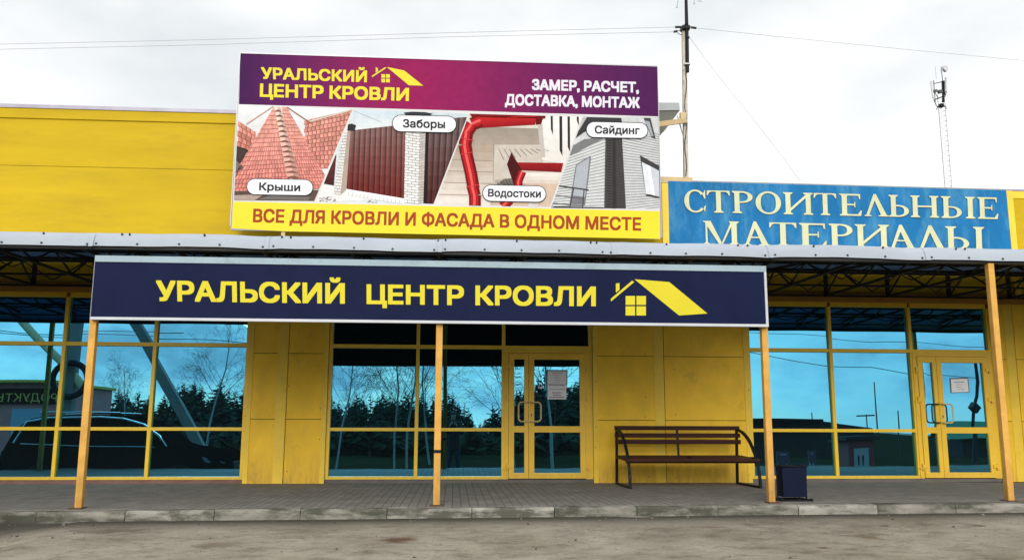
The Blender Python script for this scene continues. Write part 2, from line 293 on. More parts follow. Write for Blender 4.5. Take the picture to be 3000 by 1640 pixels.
# ------------------------------------------------------------------ mesh helpers
LOC = {}
def thing(name, label, cat, base=(0, 0, 0), group=None):
    o = bpy.data.objects.new(name, None); o.empty_display_size = .2; COL.objects.link(o)
    o.location = base; LOC[o.name] = Vector(base)
    o['label'] = label; o['category'] = cat
    if group: o['group'] = group
    return o
def tag(o, label, cat, group=None):
    o['label'] = label; o['category'] = cat
    if group: o['group'] = group
    return o
class MB:
    """collects shapes given in world space; build() links them as ONE mesh object"""
    def __init__(s): s.v = []; s.f = []; s.mi = []; s.col = []; s.m = 0; s.sm = []
    def add(s, vs, fs, smooth=False, cols=None):
        b = len(s.v); s.v += [Vector(v) for v in vs]
        for k, f in enumerate(fs):
            s.f.append([b + i for i in f]); s.mi.append(s.m); s.sm.append(smooth); s.col.append(cols)
    def box(s, x0, x1, y0, y1, z0, z1):
        s.add([(x0, y0, z0), (x1, y0, z0), (x1, y1, z0), (x0, y1, z0), (x0, y0, z1), (x1, y0, z1), (x1, y1, z1), (x0, y1, z1)],
              [(3, 2, 1, 0), (4, 5, 6, 7), (0, 1, 5, 4), (1, 2, 6, 5), (2, 3, 7, 6), (3, 0, 4, 7)])
    def poly(s, pts, cols=None): s.add(pts, [tuple(range(len(pts)))], cols=cols)
    def prism(s, pts, d):                              # pts: closed outline, d: extrusion vector
        n = len(pts); d = Vector(d); vs = [Vector(p) for p in pts]; vs += [v + d for v in vs]
        s.add(vs, [tuple(range(n)), tuple(range(2 * n - 1, n - 1, -1))] + [(i, i + n, (i + 1) % n + n, (i + 1) % n) for i in range(n)])
    def tube(s, path, r, n=8, cap=True, closed=False):
        path = [Vector(p) for p in path]; k = len(path); rs = r if isinstance(r, (list, tuple)) else [r] * k
        vs = []; prev = None
        for i, p in enumerate(path):
            a = path[i - 1] if (i or closed) else p; c = path[(i + 1) % k] if (i < k - 1 or closed) else p
            t = (c - a); t = t.normalized() if t.length > 1e-9 else Vector((0, 0, 1))
            if prev is None:
                q = t.orthogonal().normalized()
            else:
                q = prev - t * prev.dot(t); q = q.normalized() if q.length > 1e-6 else t.orthogonal().normalized()
            prev = q; w = t.cross(q)
            for j in range(n):
                an = 2 * PI * j / n; vs.append(p + (q * math.cos(an) + w * math.sin(an)) * rs[i])
        fs = [(i * n + j, i * n + (j + 1) % n, (i + 1) * n + (j + 1) % n, (i + 1) * n + j) for i in range(k - 1) for j in range(n)]
        if closed: fs += [((k - 1) * n + j, (k - 1) * n + (j + 1) % n, (j + 1) % n, j) for j in range(n)]
        s.add(vs, fs, smooth=n > 5)
        if cap and not closed: s.add(vs[:n], [tuple(range(n - 1, -1, -1))]); s.add(vs[-n:], [tuple(range(n))])
    def bar(s, a, b, w, h=None):                       # rectangular bar from a to b
        a = Vector(a); b = Vector(b); h = h or w; t = (b - a).normalized()
        q = t.cross(Vector((0, 0, 1)));
        if q.length < 1e-4: q = Vector((1, 0, 0))
        q.normalize(); u = q.cross(t)
        vs = [p + q * (i * w / 2) + u * (j * h / 2) for p in (a, b) for i, j in ((-1, -1), (1, -1), (1, 1), (-1, 1))]
        s.add(vs, [(0, 1, 2, 3), (7, 6, 5, 4), (0, 4, 5, 1), (1, 5, 6, 2), (2, 6, 7, 3), (3, 7, 4, 0)])
    def build(s, name, mats, parent=None, bevel=0, base=None, fixn=True):
        off = LOC.get(parent.name, Vector()) if parent else Vector(base or (0, 0, 0))
        me = bpy.data.meshes.new(name); me.from_pydata([v - off for v in s.v], [], s.f)
        for mm in (mats if isinstance(mats, (list, tuple)) else [mats]): me.materials.append(mm)
        me.polygons.foreach_set('material_index', s.mi); me.polygons.foreach_set('use_smooth', s.sm)
        if any(c for c in s.col):
            ca = me.color_attributes.new('Col', 'FLOAT_COLOR', 'CORNER')
            for pl, c in zip(me.polygons, s.col):
                for q, li in enumerate(pl.loop_indices):
                    cc = (1, 1, 1) if c is None else (c[q % len(c)] if isinstance(c[0], (tuple, list)) else c)
                    ca.data[li].color = (*cc, 1)
        elif fixn:
            bm = bmesh.new(); bm.from_mesh(me); bmesh.ops.recalc_face_normals(bm, faces=bm.faces); bm.to_mesh(me); bm.free()
        me.update(); o = bpy.data.objects.new(name, me); COL.objects.link(o)
        if parent:
            o.parent = parent; LOC[o.name] = off       # parts sit at their thing's origin
        else: o.location = off; LOC[o.name] = off
        if bevel:
            b = o.modifiers.new('bevel', 'BEVEL'); b.width = bevel; b.segments = 2; b.limit_method = 'ANGLE'
        return o
def structure(o): o['kind'] = 'structure'; return o

# text: outline of the built-in font, laid on a quad measured in the photo
_tc = {}
def glyphs(text, off, sp=1.0):
    k = (text, off, sp)
    if k in _tc: return _tc[k]
    c = bpy.data.curves.new('t', 'FONT'); c.body = text; c.size = 1; c.space_character = sp
    o = bpy.data.objects.new('t', c); COL.objects.link(o); bpy.context.view_layer.update()
    cu = o.to_curve(bpy.context.evaluated_depsgraph_get()); loops = []
    for spn in cu.splines:                             # every contour on its own: the font's letters overlap themselves
        pts = []; bp_ = spn.bezier_points; n = len(bp_)
        if n:
            for i in range(n):
                p, q = bp_[i], bp_[(i + 1) % n]; straight = p.handle_right_type == 'VECTOR' and q.handle_left_type == 'VECTOR'
                g = 1 if (straight or ((p.handle_right - p.co).cross(q.co - p.co).length < 1e-6 and (q.handle_left - q.co).cross(q.co - p.co).length < 1e-6)) else 5
                for k_ in range(g):
                    t = k_ / g; w = 1 - t; v = p.co * w ** 3 + p.handle_right * 3 * w * w * t + q.handle_left * 3 * w * t * t + q.co * t ** 3; pts.append((v.x, v.y))
        else: pts = [(p.co.x, p.co.y) for p in spn.points]
        cl_ = [pts[0]]
        for p in pts[1:]:
            if abs(p[0] - cl_[-1][0]) + abs(p[1] - cl_[-1][1]) > 1e-5: cl_.append(p)
        if len(cl_) > 2: loops.append(cl_)
    from mathutils.geometry import delaunay_2d_cdt        # letters are filled where the winding number is not zero
    V_, E_ = [], []
    for l in loops:
        b0 = len(V_); V_ += [Vector(p) for p in l]; E_ += [(b0 + i, b0 + (i + 1) % len(l)) for i in range(len(l))]
    ov, oe, of, _a, _b, _c = delaunay_2d_cdt(V_, E_, [], 0, 1e-6)
    def wind(p):
        w = 0
        for l in loops:
            for i in range(len(l)):
                a_, b_ = l[i - 1], l[i]
                if (a_[1] <= p[1]) != (b_[1] <= p[1]):
                    xx = a_[0] + (p[1] - a_[1]) / (b_[1] - a_[1]) * (b_[0] - a_[0])
                    if xx > p[0]: w += 1 if b_[1] > a_[1] else -1
        return w
    F_ = []
    for f in of:
        ce = (ov[f[0]] + ov[f[1]] + ov[f[2]]) / 3
        if wind(ce): F_.append(tuple(f))
    V_ = [(v.x, v.y) for v in ov]
    r = (V_, F_)
    o.to_curve_clear(); bpy.data.objects.remove(o); bpy.data.curves.remove(c); _tc[k] = r; return r
def text_on(text, quad, plane, name, m, parent, off=.02, sp=1.0, mb=None):
    bold = off; off = 0.0
    """quad = baseline-left, baseline-right, cap-right, cap-left in photo pixels; plane = y of the sign face"""
    vs, fs = glyphs(text, off, sp); cap = max(v[1] for v in glyphs('Н', off)[0]); bot = min(v[1] for v in glyphs('Н', off)[0])
    x0 = min(v[0] for v in vs) - bold; x1 = max(v[0] for v in vs) + bold; bot -= bold; cap += bold
    a, b, c, d = [Vector(q) for q in quad]; out = []; allf = []; nv0 = len(vs)
    ds = [(0, 0), (1, 1), (1, -1), (-1, 1), (-1, -1), (1, 0), (-1, 0), (0, 1), (0, -1)]   # heavier weight: the outline grown on all sides
    for x, y, kk in [(v[0] + bold * e[0], v[1] + bold * e[1], kk) for kk, e in enumerate(ds) for v in vs]:
        u = (x - x0) / (x1 - x0); w = (y - bot) / (cap - bot); p = (a * (1 - u) + b * u) * (1 - w) + (d * (1 - u) + c * u) * w
        out.append(P(p.x, p.y, plane - .00008 * kk))
    fs = [tuple(i + kk * nv0 for i in f) for kk in range(len(ds)) for f in fs]
    own = mb is None
    if own: mb = MB()
    mb.add(out, fs)
    return mb.build(name, m, parent, fixn=False) if own else None

def reg(x0, y0, sx, sy): return lambda x, y: (x0 + x * sx, y0 + y * sy)
r1 = reg(660, 140, .41201, .41193); r2 = reg(1300, 140, .41201, .41193); r3 = reg(1900, 480, .42702, .42674)
z6 = reg(200, 720, .81522, .81505); z1 = reg(0, 820, .44032, .44034); c2 = reg(680, 920, .42702, .42693)
b3 = reg(1700, 940, .41201, .41193); r4 = reg(2180, 740, .53983, .53977); d1 = reg(1440, 1000, .3125, .3125)

# ================================================================== GROUND, PAVEMENT, KERB
def gz(x, y):                                          # the lot falls gently away from the shop and to the left
    xx = max(-14, min(14, x)); yy = max(-30, min(-4.2, y))
    dip = max(0, min(1, (-4.4 - x) / 1.6)) * max(0, min(1, (-4.4 - y) / 1.2)) * max(0, min(1, (y + 12) / 4))
    return -.100 + .005 * xx + .055 * (max(yy, -14) + 4.2) - .42 * dip
def pz(x, y):                                          # pavement: nearly level, 6 cm lower along the wall
    t = max(0, min(1, -y / 3.9)); xx = max(-14, min(14, x)); return -.06 * (1 - t) + .0045 * xx * t
mb = MB()
xs = [-900, -300, -100, -40, -20] + [-14 + 2 * i for i in range(15)] + [20, 40, 100, 300, 900]
ys = [-900, -300, -120, -60, -40, -30, -25, -20, -17, -14, -12, -10, -8, -7, -6, -5, -4.2, -2, 2, 20, 60, 150, 300, 900]
vs = [(x, y, gz(x, y)) for y in ys for x in xs]; nx = len(xs)
mb.add(vs, [(j * nx + i, j * nx + i + 1, (j + 1) * nx + i + 1, (j + 1) * nx + i) for j in range(len(ys) - 1) for i in range(nx - 1)])
structure(mb.build('parking_lot', m_ground))
mb = MB()                                              # dull grass beyond the lot, seen only in the window reflections
gx = [-400, -60, -20, -14, -7, 0, 7, 14, 20, 60, 400]; gy = [-400, -60, -30, -25, -21]
vs = [(x, y, gz(x, y) + .004) for y in gy for x in gx]
mb.add(vs, [(j * 11 + i, j * 11 + i + 1, (j + 1) * 11 + i + 1, (j + 1) * 11 + i) for j in range(4) for i in range(10)])
structure(mb.build('grass_verge', m_grass))
mb = MB(); gy = [-21, -17, -14, -12, -10, -7.1]             # unseen dark sheet added to keep reflections in the lower panes dark
vs = [(x, y, gz(x, y) + .004) for y in gy for x in gx]
mb.add(vs, [(j * 11 + i, j * 11 + i + 1, (j + 1) * 11 + i + 1, (j + 1) * 11 + i) for j in range(5) for i in range(10)])
structure(mb.build('added_dark_ground', mat('added dark ground', (.028, .029, .028), .95, spec=.0, var=.3, vscale=1.5, bump=.3, bscale=40)))
mb = MB()                                              # pavement slab
px_ = [-16, -14] + [-12 + i for i in range(25)] + [14, 16]; py_ = [.02, -1, -2, -3, -3.9, -4.03]
n = len(px_); vs = [(x, y, pz(x, y)) for y in py_ for x in px_]
mb.add(vs, [(j * n + i, (j + 1) * n + i, (j + 1) * n + i + 1, j * n + i + 1) for j in range(len(py_) - 1) for i in range(n - 1)])
mb.add([(-16, -4.03, pz(-16, -4)), (16, -4.03, pz(16, -4)), (16, -4.03, -.6), (-16, -4.03, -.6)], [(0, 1, 2, 3)])
structure(mb.build('pavement', m_paver))
mb = MB()                                              # kerb stones about a metre long with open joints
kx = [X(p * 1.1646, 1495, -4.2) for p in (95, 318, 541, 757, 974, 1187, 1394, 1601, 1804, 2006, 2204)]
st = (kx[-1] - kx[0]) / 10
kx = [kx[0] - st * i for i in range(9, 0, -1)] + kx + [kx[-1] + st * i for i in range(1, 9)]
rk = random.Random(4)
for i in range(len(kx) - 1):
    a, b = kx[i] + .004, kx[i + 1] - .004; dz = rk.uniform(-.006, .006); dy = rk.uniform(-.008, .008)
    mb.m = 1 if i in (10, 13, 14, 18) else 0
    y0, y1 = -4.235 + dy, -4.034; za, zb = pz(a, -4) + dz, pz(b, -4) + dz
    prof = [(y1, 0), (y0 + .03, .004), (y0 + .008, -.008), (y0, -.03), (y0 - .012, -.5), (y1, -.5)]
    sg = 5
    pts = [[(a + (b - a) * s / sg, y + (rk.uniform(-.003, .003) if q in (1, 2, 3) else 0), za + (zb - za) * s / sg + z + (rk.uniform(-.003, .003) if q in (1, 2, 3) else 0)) for q, (y, z) in enumerate(prof)] for s in range(sg + 1)]
    v = [p for r_ in pts for p in r_]; k = len(prof)
    mb.add(v, [(s * k + q, s * k + (q + 1) % k, (s + 1) * k + (q + 1) % k, (s + 1) * k + q) for s in range(sg) for q in range(k)] + [tuple(range(k)), tuple(range(sg * k, sg * k + k))])
structure(mb.build('kerb', [m_kerb, m_kerbw]))
mb = MB()                                              # grit and small stones on the lot
rk = random.Random(9)
for i in range(1100):
    y = -4.3 - abs(rk.gauss(0, 1.0)) if i % 2 else rk.uniform(-8, -4.3); x = rk.uniform(-7, 8); s = rk.choice((.004, .005, .006, .007, .008, .01, .012, .02)) * rk.uniform(.6, 1.2); z = gz(x, y)
    a = rk.uniform(0, 6.3)
    v = [(x + s * math.cos(a + q * 1.26) * rk.uniform(.7, 1.2), y + s * math.sin(a + q * 1.26) * rk.uniform(.7, 1.2), z - .002) for q in range(5)] + [(x, y, z + s * rk.uniform(.5, .9))]
    mb.m = rk.choice((0, 0, 1))
    mb.add(v, [(q, (q + 1) % 5, 5) for q in range(5)])
o = mb.build('gravel', [mat('grey grit', (.20, .18, .15), .9, var=.3, vscale=20), mat('dark grit', (.05, .045, .04), .9)])
o['kind'] = 'stuff'; tag(o, 'loose grit and small stones scattered on the dusty lot', 'gravel')

# ================================================================== SHOP BUILDING
shop = thing('shop_building', 'long yellow shop building with blue mirrored windows and tall parapet', 'building', (0, 0, -.1))
ZW, ZR0, ZR1, ZT0, ZT1 = 2.875, .760, .812, 2.095, 2.155      # window head, middle rail, transom
XL = -16.0; XR = 17.0; XSTEP = X(1936, 560)
WINS = [(-12.0, X(718)), (X(955), X(1737)), (X(2197), X(2926))]
mb = MB()                                              # wall mass
for i, (a, b) in enumerate([(XL, WINS[0][0]), (WINS[0][1], WINS[1][0]), (WINS[1][1], WINS[2][0]), (WINS[2][1], XR)]):
    mb.box(a, b, .0, .3, -.12, 3.0)
for a, b in WINS: mb.box(a, b, .12, .3, -.12, 3.0)
mb.box(XL, XSTEP - .6, .012, .3, 3.0, 6.0); mb.box(XSTEP - .6, XR, .012, .3, 3.0, 4.95)
mb.box(XL, XR, .3, 14, -.12, 4.7); mb.box(XL, XSTEP - .6, 9.7, 10, 4.7, 6.0); mb.box(XSTEP - .9, XSTEP - .6, .3, 9.7, 4.7, 6.0); mb.box(XL, XL + .3, .3, 9.7, 4.7, 6.0)
mb.build('wall', m_wall, shop)
mb = MB()                                              # upper cladding sheets with a fine open joint
ZJ = 5.048
for a, b in ((XL, -9.2), (-9.196, XSTEP - .6)):
    mb.box(a, b, -.004, .012, 3.0, ZJ - .004); mb.box(a, b, -.004, .012, ZJ + .004, 5.86)
mb.box(XL, XSTEP - .59, -.03, .012, 5.86, 6.042)
for a, b in ((XSTEP - .6, 10.2), (10.204, XR)): mb.box(a, b, -.004, .012, 3.0, 4.86)
mb.build('cladding', m_wall, shop)
mb = MB(); mb.box(XL, XSTEP - .58, -.04, .34, 6.042, 6.092); mb.box(XL, XSTEP - .58, -.046, -.04, 6.03, 6.092)
mb.box(XSTEP + .05, XR, -.03, .34, 4.99, 5.02)
mb.build('parapet_cap', m_cap, shop)
mb = MB(); mb.box(XSTEP - .6, XR, -.02, .012, 4.86, 4.99)
mb.box(X(2950, 640), X(2968, 640), -.05, -.004, 3.0, 4.985); mb.box(X(1938, 620), X(1957, 620), -.05, -.004, 3.0, 4.985)
mb.build('corner_trim', m_trim, shop)
mb = MB()                                              # wall panels between the windows: dark backing shows in the joints
def wallpanels(x0, x1, seams, trim=True):
    zs = [-.075, .945, 1.995, 2.95]; xs_ = [x0] + seams + [x1]
    mb.m = 2; mb.box(x0, x1, -.05, 0, -.075, 2.95)
    mb.m = 0
    for i in range(len(xs_) - 1):
        for j in range(3): mb.box(xs_[i] + .005, xs_[i + 1] - .005, -.064, -.05, zs[j] + .005, zs[j + 1] - .005)
    mb.m = 1
    if trim:
        w = .075
        for xx in (x0, x1 - w): mb.box(xx, xx + w, -.075, -.0642, -.075, 2.95)
        for s_ in seams: mb.box(s_ - .17, s_ - .012, -.070, -.0642, -.075, 2.95)
for args in ((WINS[0][1], WINS[1][0], [X(836)]), (WINS[1][1], WINS[2][0], [X(1948)]), (WINS[2][1], XR, [X(2992) + 1.2 * k for k in range(5)]), (XL, WINS[0][0], [-14.8, -13.4])):
    mb = MB(); wallpanels(*args); mb.build('wall_panel', [m_walllow, m_trim, m_seam], shop)
rk = random.Random(2)                       # screws and old fixings on the panels
for px, py in ((1892, 1162), (1890, 1220), (1976, 1080), (1979, 1213), (1745, 1118), (1746, 1250), (2193, 1142), (1745, 1310), (938, 1196), (936, 1286), (720, 1218), (846, 1130), (840, 1380), (1890, 1038), (1740, 988), (2194, 1390), (1982, 1400), (1900, 1396)):
    p = P(px, py, -.07); mb = MB(); mb.tube([(p.x, -.062, p.z), (p.x, -.078, p.z)], .008, 8); mb.build('fixing_screw', m_screw, shop)
mb = MB(); mb.box(XL, XR, -.09, .0, 2.952, 3.03); mb.box(XL, XR, -.035, -.004, 3.03, 3.12)
mb.build('window_header', mat('ochre header beam', (.42, .20, .03), .6, var=.15, vscale=4), shop)
mb = MB(); mb.box(WINS[0][0], WINS[0][1], -.03, .12, -.12, -.004); mb.build('plinth', m_plinth, shop)
for a, b in WINS[1:]: mb = MB(); mb.box(a, b, -.02, .12, -.12, -.004); mb.build('threshold', mat('grey threshold', (.13, .12, .11), .9, var=.2), shop)

rg = random.Random(21)
def pane(mb, x0, x1, z0, z1, tilt=.0035, y=.03, turn=0.0):
    """one pane of toughened glass: leans in a touch at the top, is turned a little in its frame, faint roller wave"""
    n = 8; m = 8; ph = rg.uniform(0, 6.3); ph2 = rg.uniform(0, 6.3); am = rg.uniform(.0001, .00035); yaw = turn + rg.uniform(-.0008, .0008)
    vs = []
    for j in range(m + 1):
        for i in range(n + 1):
            u = i / n; w = j / m; x = x0 + (x1 - x0) * u; z = z0 + (z1 - z0) * w
            vs.append((x, y + (z - (z0 + z1) / 2) * tilt + yaw * (x - (x0 + x1) / 2) + am * (math.sin(ph + 5 * u + 2 * w) + math.sin(ph2 + 4.2 * w)), z))
    mb.add(vs, [(j * (n + 1) + i, j * (n + 1) + i + 1, (j + 1) * (n + 1) + i + 1, (j + 1) * (n + 1) + i) for j in range(m) for i in range(n)], smooth=True)
def window(x0, x1, mulls, door=None, t_mid=.0092, t_low=.0115, t_top=.0092, turns=(0,) * 9):
    f = MB(); g = MB()
    FW = .055
    end = door[0] if door else x1
    xs_ = [x0] + mulls + [x1]
    f.box(x0, x0 + FW, -.03, .06, 0, ZW); f.box(x1 - FW, x1, -.03, .06, 0, ZW)
    for m_ in mulls: f.box(m_ - FW / 2, m_ + FW / 2, -.025, .06, 0, ZW)
    edges = [(x0 + FW if i == 0 else xs_[i] + FW / 2, x1 - FW if i == len(xs_) - 2 else xs_[i + 1] - FW / 2) for i in range(len(xs_) - 1)]
    for q_, (a, b) in enumerate(edges):
        tn = turns[q_]
        f.box(a, b, -.03, .06, ZW, ZW + .075); f.box(a, b, -.022, .06, ZT0, ZT1)
        pane(g, a, b, ZT1, ZW, t_top, turn=tn)
        if door and a >= door[0] - .1: continue
        f.box(a, b, -.022, .06, ZR0, ZR1); f.box(a, b, -.03, .06, 0, .045)
        pane(g, a, b, ZR1, ZT0, t_mid, turn=tn); pane(g, a, b, .045, ZR0, t_low, turn=tn)
    f.box(x0, x1, -.028, .06, ZW + .0752, 2.951)
    w = f.build('window', m_frame, shop); g.build('pane', m_glass, w, fixn=False)
    return w
window(*WINS[0], [-10.7, -9.3, -7.9, X(164), X(435)], None, .0092, .0100, .0092, (0, 0, 0, 0, 0, .003))
window(*WINS[1], [X(1219), X(1474)], (X(1474), X(1737)), t_top=-.013)
window(*WINS[2], [X(2448), X(2687)], (X(2687), X(2926)), turns=(-.002, .001, -.001))

def rounded_loop(cx, cz, w, h, r, y, side):            # D handle bent from one rod
    pts = []; s = side
    pts.append((cx, y + .055, cz + h / 2)); pts.append((cx, y + .01, cz + h / 2))
    pts.append((cx + s * .02, y, cz + h / 2))
    for k in range(7):
        a = PI / 2 * k / 6; pts.append((cx + s * (w - r + r * math.sin(a)), y, cz + h / 2 - r + r * math.cos(a)))
    for k in range(7):
        a = PI / 2 * k / 6; pts.append((cx + s * (w - r + r * math.cos(a)), y, cz - h / 2 + r - r * math.sin(a)))
    pts += [(cx + s * .02, y, cz - h / 2), (cx, y + .01, cz - h / 2), (cx, y + .055, cz - h / 2)]
    return pts
def double_door(x0, xs, x1, dark_handle=None, turn=0.0):
    """x0..xs narrow leaf, xs..x1 wide leaf"""
    ZD = 2.03
    fr = MB(); fr.box(x0 - .075, x0 - .004, -.04, .06, 0, ZT0); fr.box(x1 + .004, x1 + .085, -.04, .06, 0, ZT0)
    fr.box(x0 - .004, x1 + .004, -.04, .06, ZD + .006, ZT0)
    fr.m = 1; fr.box(x0 - .004, x1 + .004, .02, .06, 0, ZD + .006)
    fr.build('door_frame', [m_door, m_seam], shop)
    for (a, b, s, gl, gr) in ((x0, xs - .003, -1, .085, .068), (xs + .003, x1, 1, .088, .085)):
        lf = MB(); g = MB()
        zb = [(.0, .10), (.745, .845), (1.93, ZD)]
        lf.box(a, a + gl, -.055, .02, .012, ZD); lf.box(b - gr, b, -.055, .02, .012, ZD)
        for q, (za, zc) in enumerate(zb): lf.box(a + gl, b - gr, -.052 if q == 1 else -.0545, .02, max(za, .012), zc)
        l = lf.build('door', m_door, shop)
        pane(g, a + gl, b - gr, .10, .745, .0115, -.02, turn); pane(g, a + gl, b - gr, .845, 1.93, .0092, -.02, turn)
        g.build('pane', m_glass, l, fixn=False)
        h = MB(); hm = m_handle
        if s < 0 and dark_handle: hm = m_blackh
        xc = xs - .035 if s < 0 else xs + .03
        h.tube(rounded_loop(xc, 1.075, .165 if s > 0 else .135, .31, .055, -.115, s), .0125, 8)
        h.build('handle', hm, l)
        xh = a - .03 if s < 0 else b + .03
        for zh in (.19, 1.30, 1.80):
            hb = MB(); hb.tube([(xh, -.06, zh - .05), (xh, -.06, zh + .05)], .017, 10)
            hb.box(xh - s * .075 if s > 0 else xh + .005, xh - .005 if s > 0 else xh + .075, -.072, -.056, zh - .015, zh + .04)
            hb.box(xh, xh + s * .05, -.055, -.04, zh - .045, zh - .005) if s > 0 else hb.box(xh - .05, xh, -.055, -.04, zh - .045, zh - .005)
            hb.build('hinge', m_door, l)
        if s > 0:
            k = MB(); k.box(xs + .035, xs + .06, -.062, -.0545, .985, 1.055); k.m = 1; k.tube([(xs + .0475, -.062, 1.03), (xs + .0475, -.066, 1.03)], .009, 10)
            k.box(xs + .043, xs + .052, -.066, -.062, 1.0, 1.025)
            k.build('lock', [m_handle, m_blk], l)
double_door(X(1490), X(1548), X(1714)); double_door(X(2700), X(2755), X(2906), True)

# ================================================================== CANOPY
canopy = thing('entrance_canopy', 'long lean-to canopy with rounded pale metal edge on orange posts', 'canopy', (0, -3.9, 0))
XC0, XC1 = -11.0, 14.0
mb = MB(); mu_ = MB()
prof = [(-3.965, 2.962), (-3.957, 2.995), (-3.945, 3.035), (-3.928, 3.075), (-3.900, 3.110), (-3.850, 3.138), (-3.70, 3.160), (-2.5, 3.26), (-.04, 3.49)]
nseg = 140; rk = random.Random(3)
joints = [X(p, 740, -3.95) for p in (265, 780, 1288, 1797, 2255, 2713)]
def wav(x):
    w = .005 * math.sin(x * 1.7) + .004 * math.sin(x * 4.1 + 1) + .002 * math.sin(x * 11)
    for j in joints:
        d = x - j
        if -.9 < d < 0: w -= .014 * (1 + d / .9) ** 2
    return w
for side in (0, 1):
    M_ = mb if side == 0 else mu_; vs = []
    for i in range(nseg + 1):
        x = XC0 + (XC1 - XC0) * i / nseg; w = wav(x)
        for q, (y, z) in enumerate(prof):
            k = 1 if q < 6 else (.4 if q == 6 else 0)
            dy, dz = (0, 0) if side == 0 else (.012 if q < 5 else 0, -.012 if q >= 3 else 0)
            vs.append((x, y + dy + w * k * .8, z + dz + w * k + (.004 if q == 0 and side else 0)))
    k = len(prof)
    M_.add(vs, [(i * k + q, (i + 1) * k + q, (i + 1) * k + q + 1, i * k + q + 1) for i in range(nseg) for q in range(k - 1)], smooth=True)
mb.build('roof_sheet', m_galv, canopy); mu_.build('roof_underside', m_under, canopy)
for j in joints:                                       # lap of one edge sheet over the next
    mb = MB(); vs = []
    for dx in (-.02, .03):
        for q, (y, z) in enumerate(prof[:7]): vs.append((j + dx, y - .006 + wav(j - .001) * .8, z + .003 + wav(j - .001)))
    mb.add(vs, [(q, q + 7, q + 8, q + 1) for q in range(6)], smooth=True); mb.build('sheet_lap', m_galv, canopy)
for px in (3, 120, 255, 280, 401, 523, 642, 770, 800, 917, 1037, 1150, 1272, 1304, 1420, 1528, 1638, 1765, 1789, 1905, 2009, 2115, 2240, 2270, 2389, 2483, 2592, 2699, 2728, 2837, 2935):
    x = X(px, 735, -3.96); s_ = MB(); w = wav(x); z = 2.990 + w
    s_.tube([(x, -3.950 + w * .8, z), (x, -3.966 + w * .8, z)], .014, 8); s_.tube([(x, -3.966 + w * .8, z), (x, -3.975 + w * .8, z)], .009, 6)
    s_.build('screw', m_screw, canopy)
for px in (129, 359, 381, 600, 827, 853, 1066, 1284, 1306, 1514, 1730, 1747, 1951, 2160, 2188, 2381, 2583, 2796, 2822):
    x = X(px, 690, -3.9); s_ = MB(); w = wav(x); s_.tube([(x, -3.895, 3.098 + w), (x, -3.922, 3.122 + w)], [.013, .011], 7); s_.build('screw', m_screw, canopy)
POSTX = [X(231, 1420, -3.9), X(1279.5, 1420, -3.9), X(2262, 1420, -3.9), X(2956, 1440, -3.9)]
POSTX = [POSTX[0] - 4.1] + POSTX + [POSTX[3] + 3.4]
for x in POSTX:
    zb = pz(x, -3.9); p_ = MB(); p_.box(x - .039, x + .039, -3.94 if x not in POSTX[1:4] else -3.887, -3.86 if x not in POSTX[1:4] else -3.807, zb - .02, 2.93 if x not in POSTX[1:4] else 2.80)
    po = p_.build('post', m_post, canopy, bevel=.006)
    q_ = MB(); q_.box(x - .075, x + .075, -3.98, -3.82, zb, zb + .008); q_.build('base_plate', mat('rusty plate', (.10, .05, .03), .8, var=.3, vscale=20), po)
    if x == POSTX[2]:
        q_ = MB(); zt = Z(1280, 1322, -3.94); q_.box(x - .043, x + .043, -3.892, -3.802, zt - .018, zt + .018); q_.build('tape_band', m_blk, po)
mb = MB(); mb.box(XC0, XC1, -3.93, -3.85, 2.93, 2.985); mb.build('edge_beam', m_steel, canopy)
SP = 1.088
tx = [6.312 + SP * k for k in range(-15, 7)]
def roofz(y): return 3.16 + (y + 3.7) * (3.49 - 3.16) / 3.66 - .03
for x in tx:
    t = MB(); t.bar((x, -.12, 3.065), (x, -.12, roofz(-.12)), .055); t.bar((x, -.1, 3.05), (x, -3.85, 3.02), .035); t.bar((x, -.1, roofz(-.1)), (x, -3.8, roofz(-3.8)), .035)
    yy = [-.12, -.65, -1.25, -1.85, -2.4, -3.0, -3.6]
    for i in range(6):
        a, b = yy[i], yy[i + 1]
        if i % 2 == 0: t.bar((x, a, 3.06), (x, b, roofz(b)), .022)
        else: t.bar((x, a, roofz(a)), (x, b, 3.05), .022)
    t.build('truss', m_steel, canopy)
for y in (-.14, -1.25, -2.4, -3.55):
    t = MB(); t.bar((XC0, y, 3.045), (XC1, y, 3.045), .03); t.build('tie_bar', m_steel, canopy)
for i, y in enumerate((-.65, -1.85, -3.0)):            # lattice purlins along the canopy
    t = MB(); zt = roofz(y) - .012; t.bar((XC0, y, zt), (XC1, y, zt), .035)
    for k in range(len(tx) - 1):
        t.bar((tx[k], y, zt), (tx[k] + SP / 2, y, 3.05), .016); t.bar((tx[k] + SP / 2, y, 3.05), (tx[k + 1], y, zt), .016)
    t.build('purlin', m_steel, canopy)

# ================================================================== NAVY SHOP SIGN
SX0, SX1, SZ0, SZ1, SY = -4.193, 3.803, 2.096, 2.846, -4.0
SP_ = -3.95                                            # measured on this plane; the face is 5 cm thick in front of the posts
sign = thing('shop_sign', 'long navy sign board on posts with yellow letters and house emblem', 'sign', (-.2, SP_, SZ0))
mb = MB(); mb.box(SX0 + .004, SX1 - .03, SP_ + .001, SP_ + .045, SZ0 + .033, SZ1 - .075); mb.build('sign_face', m_navy, sign)
mb = MB(); mb.m = 1; mb.box(SX0, SX1, SP_ - .012, SP_ + .05, SZ1 - .074, SZ1); mb.m = 0; mb.box(SX0, SX1, SP_ - .012, SP_ + .05, SZ0, SZ0 + .032)
mb.box(SX1 - .029, SX1, SP_ - .0125, SP_ + .05, SZ0 + .0322, SZ1 - .0742); mb.box(SX0, SX0 + .003, SP_ - .0125, SP_ + .05, SZ0 + .0322, SZ1 - .0742)
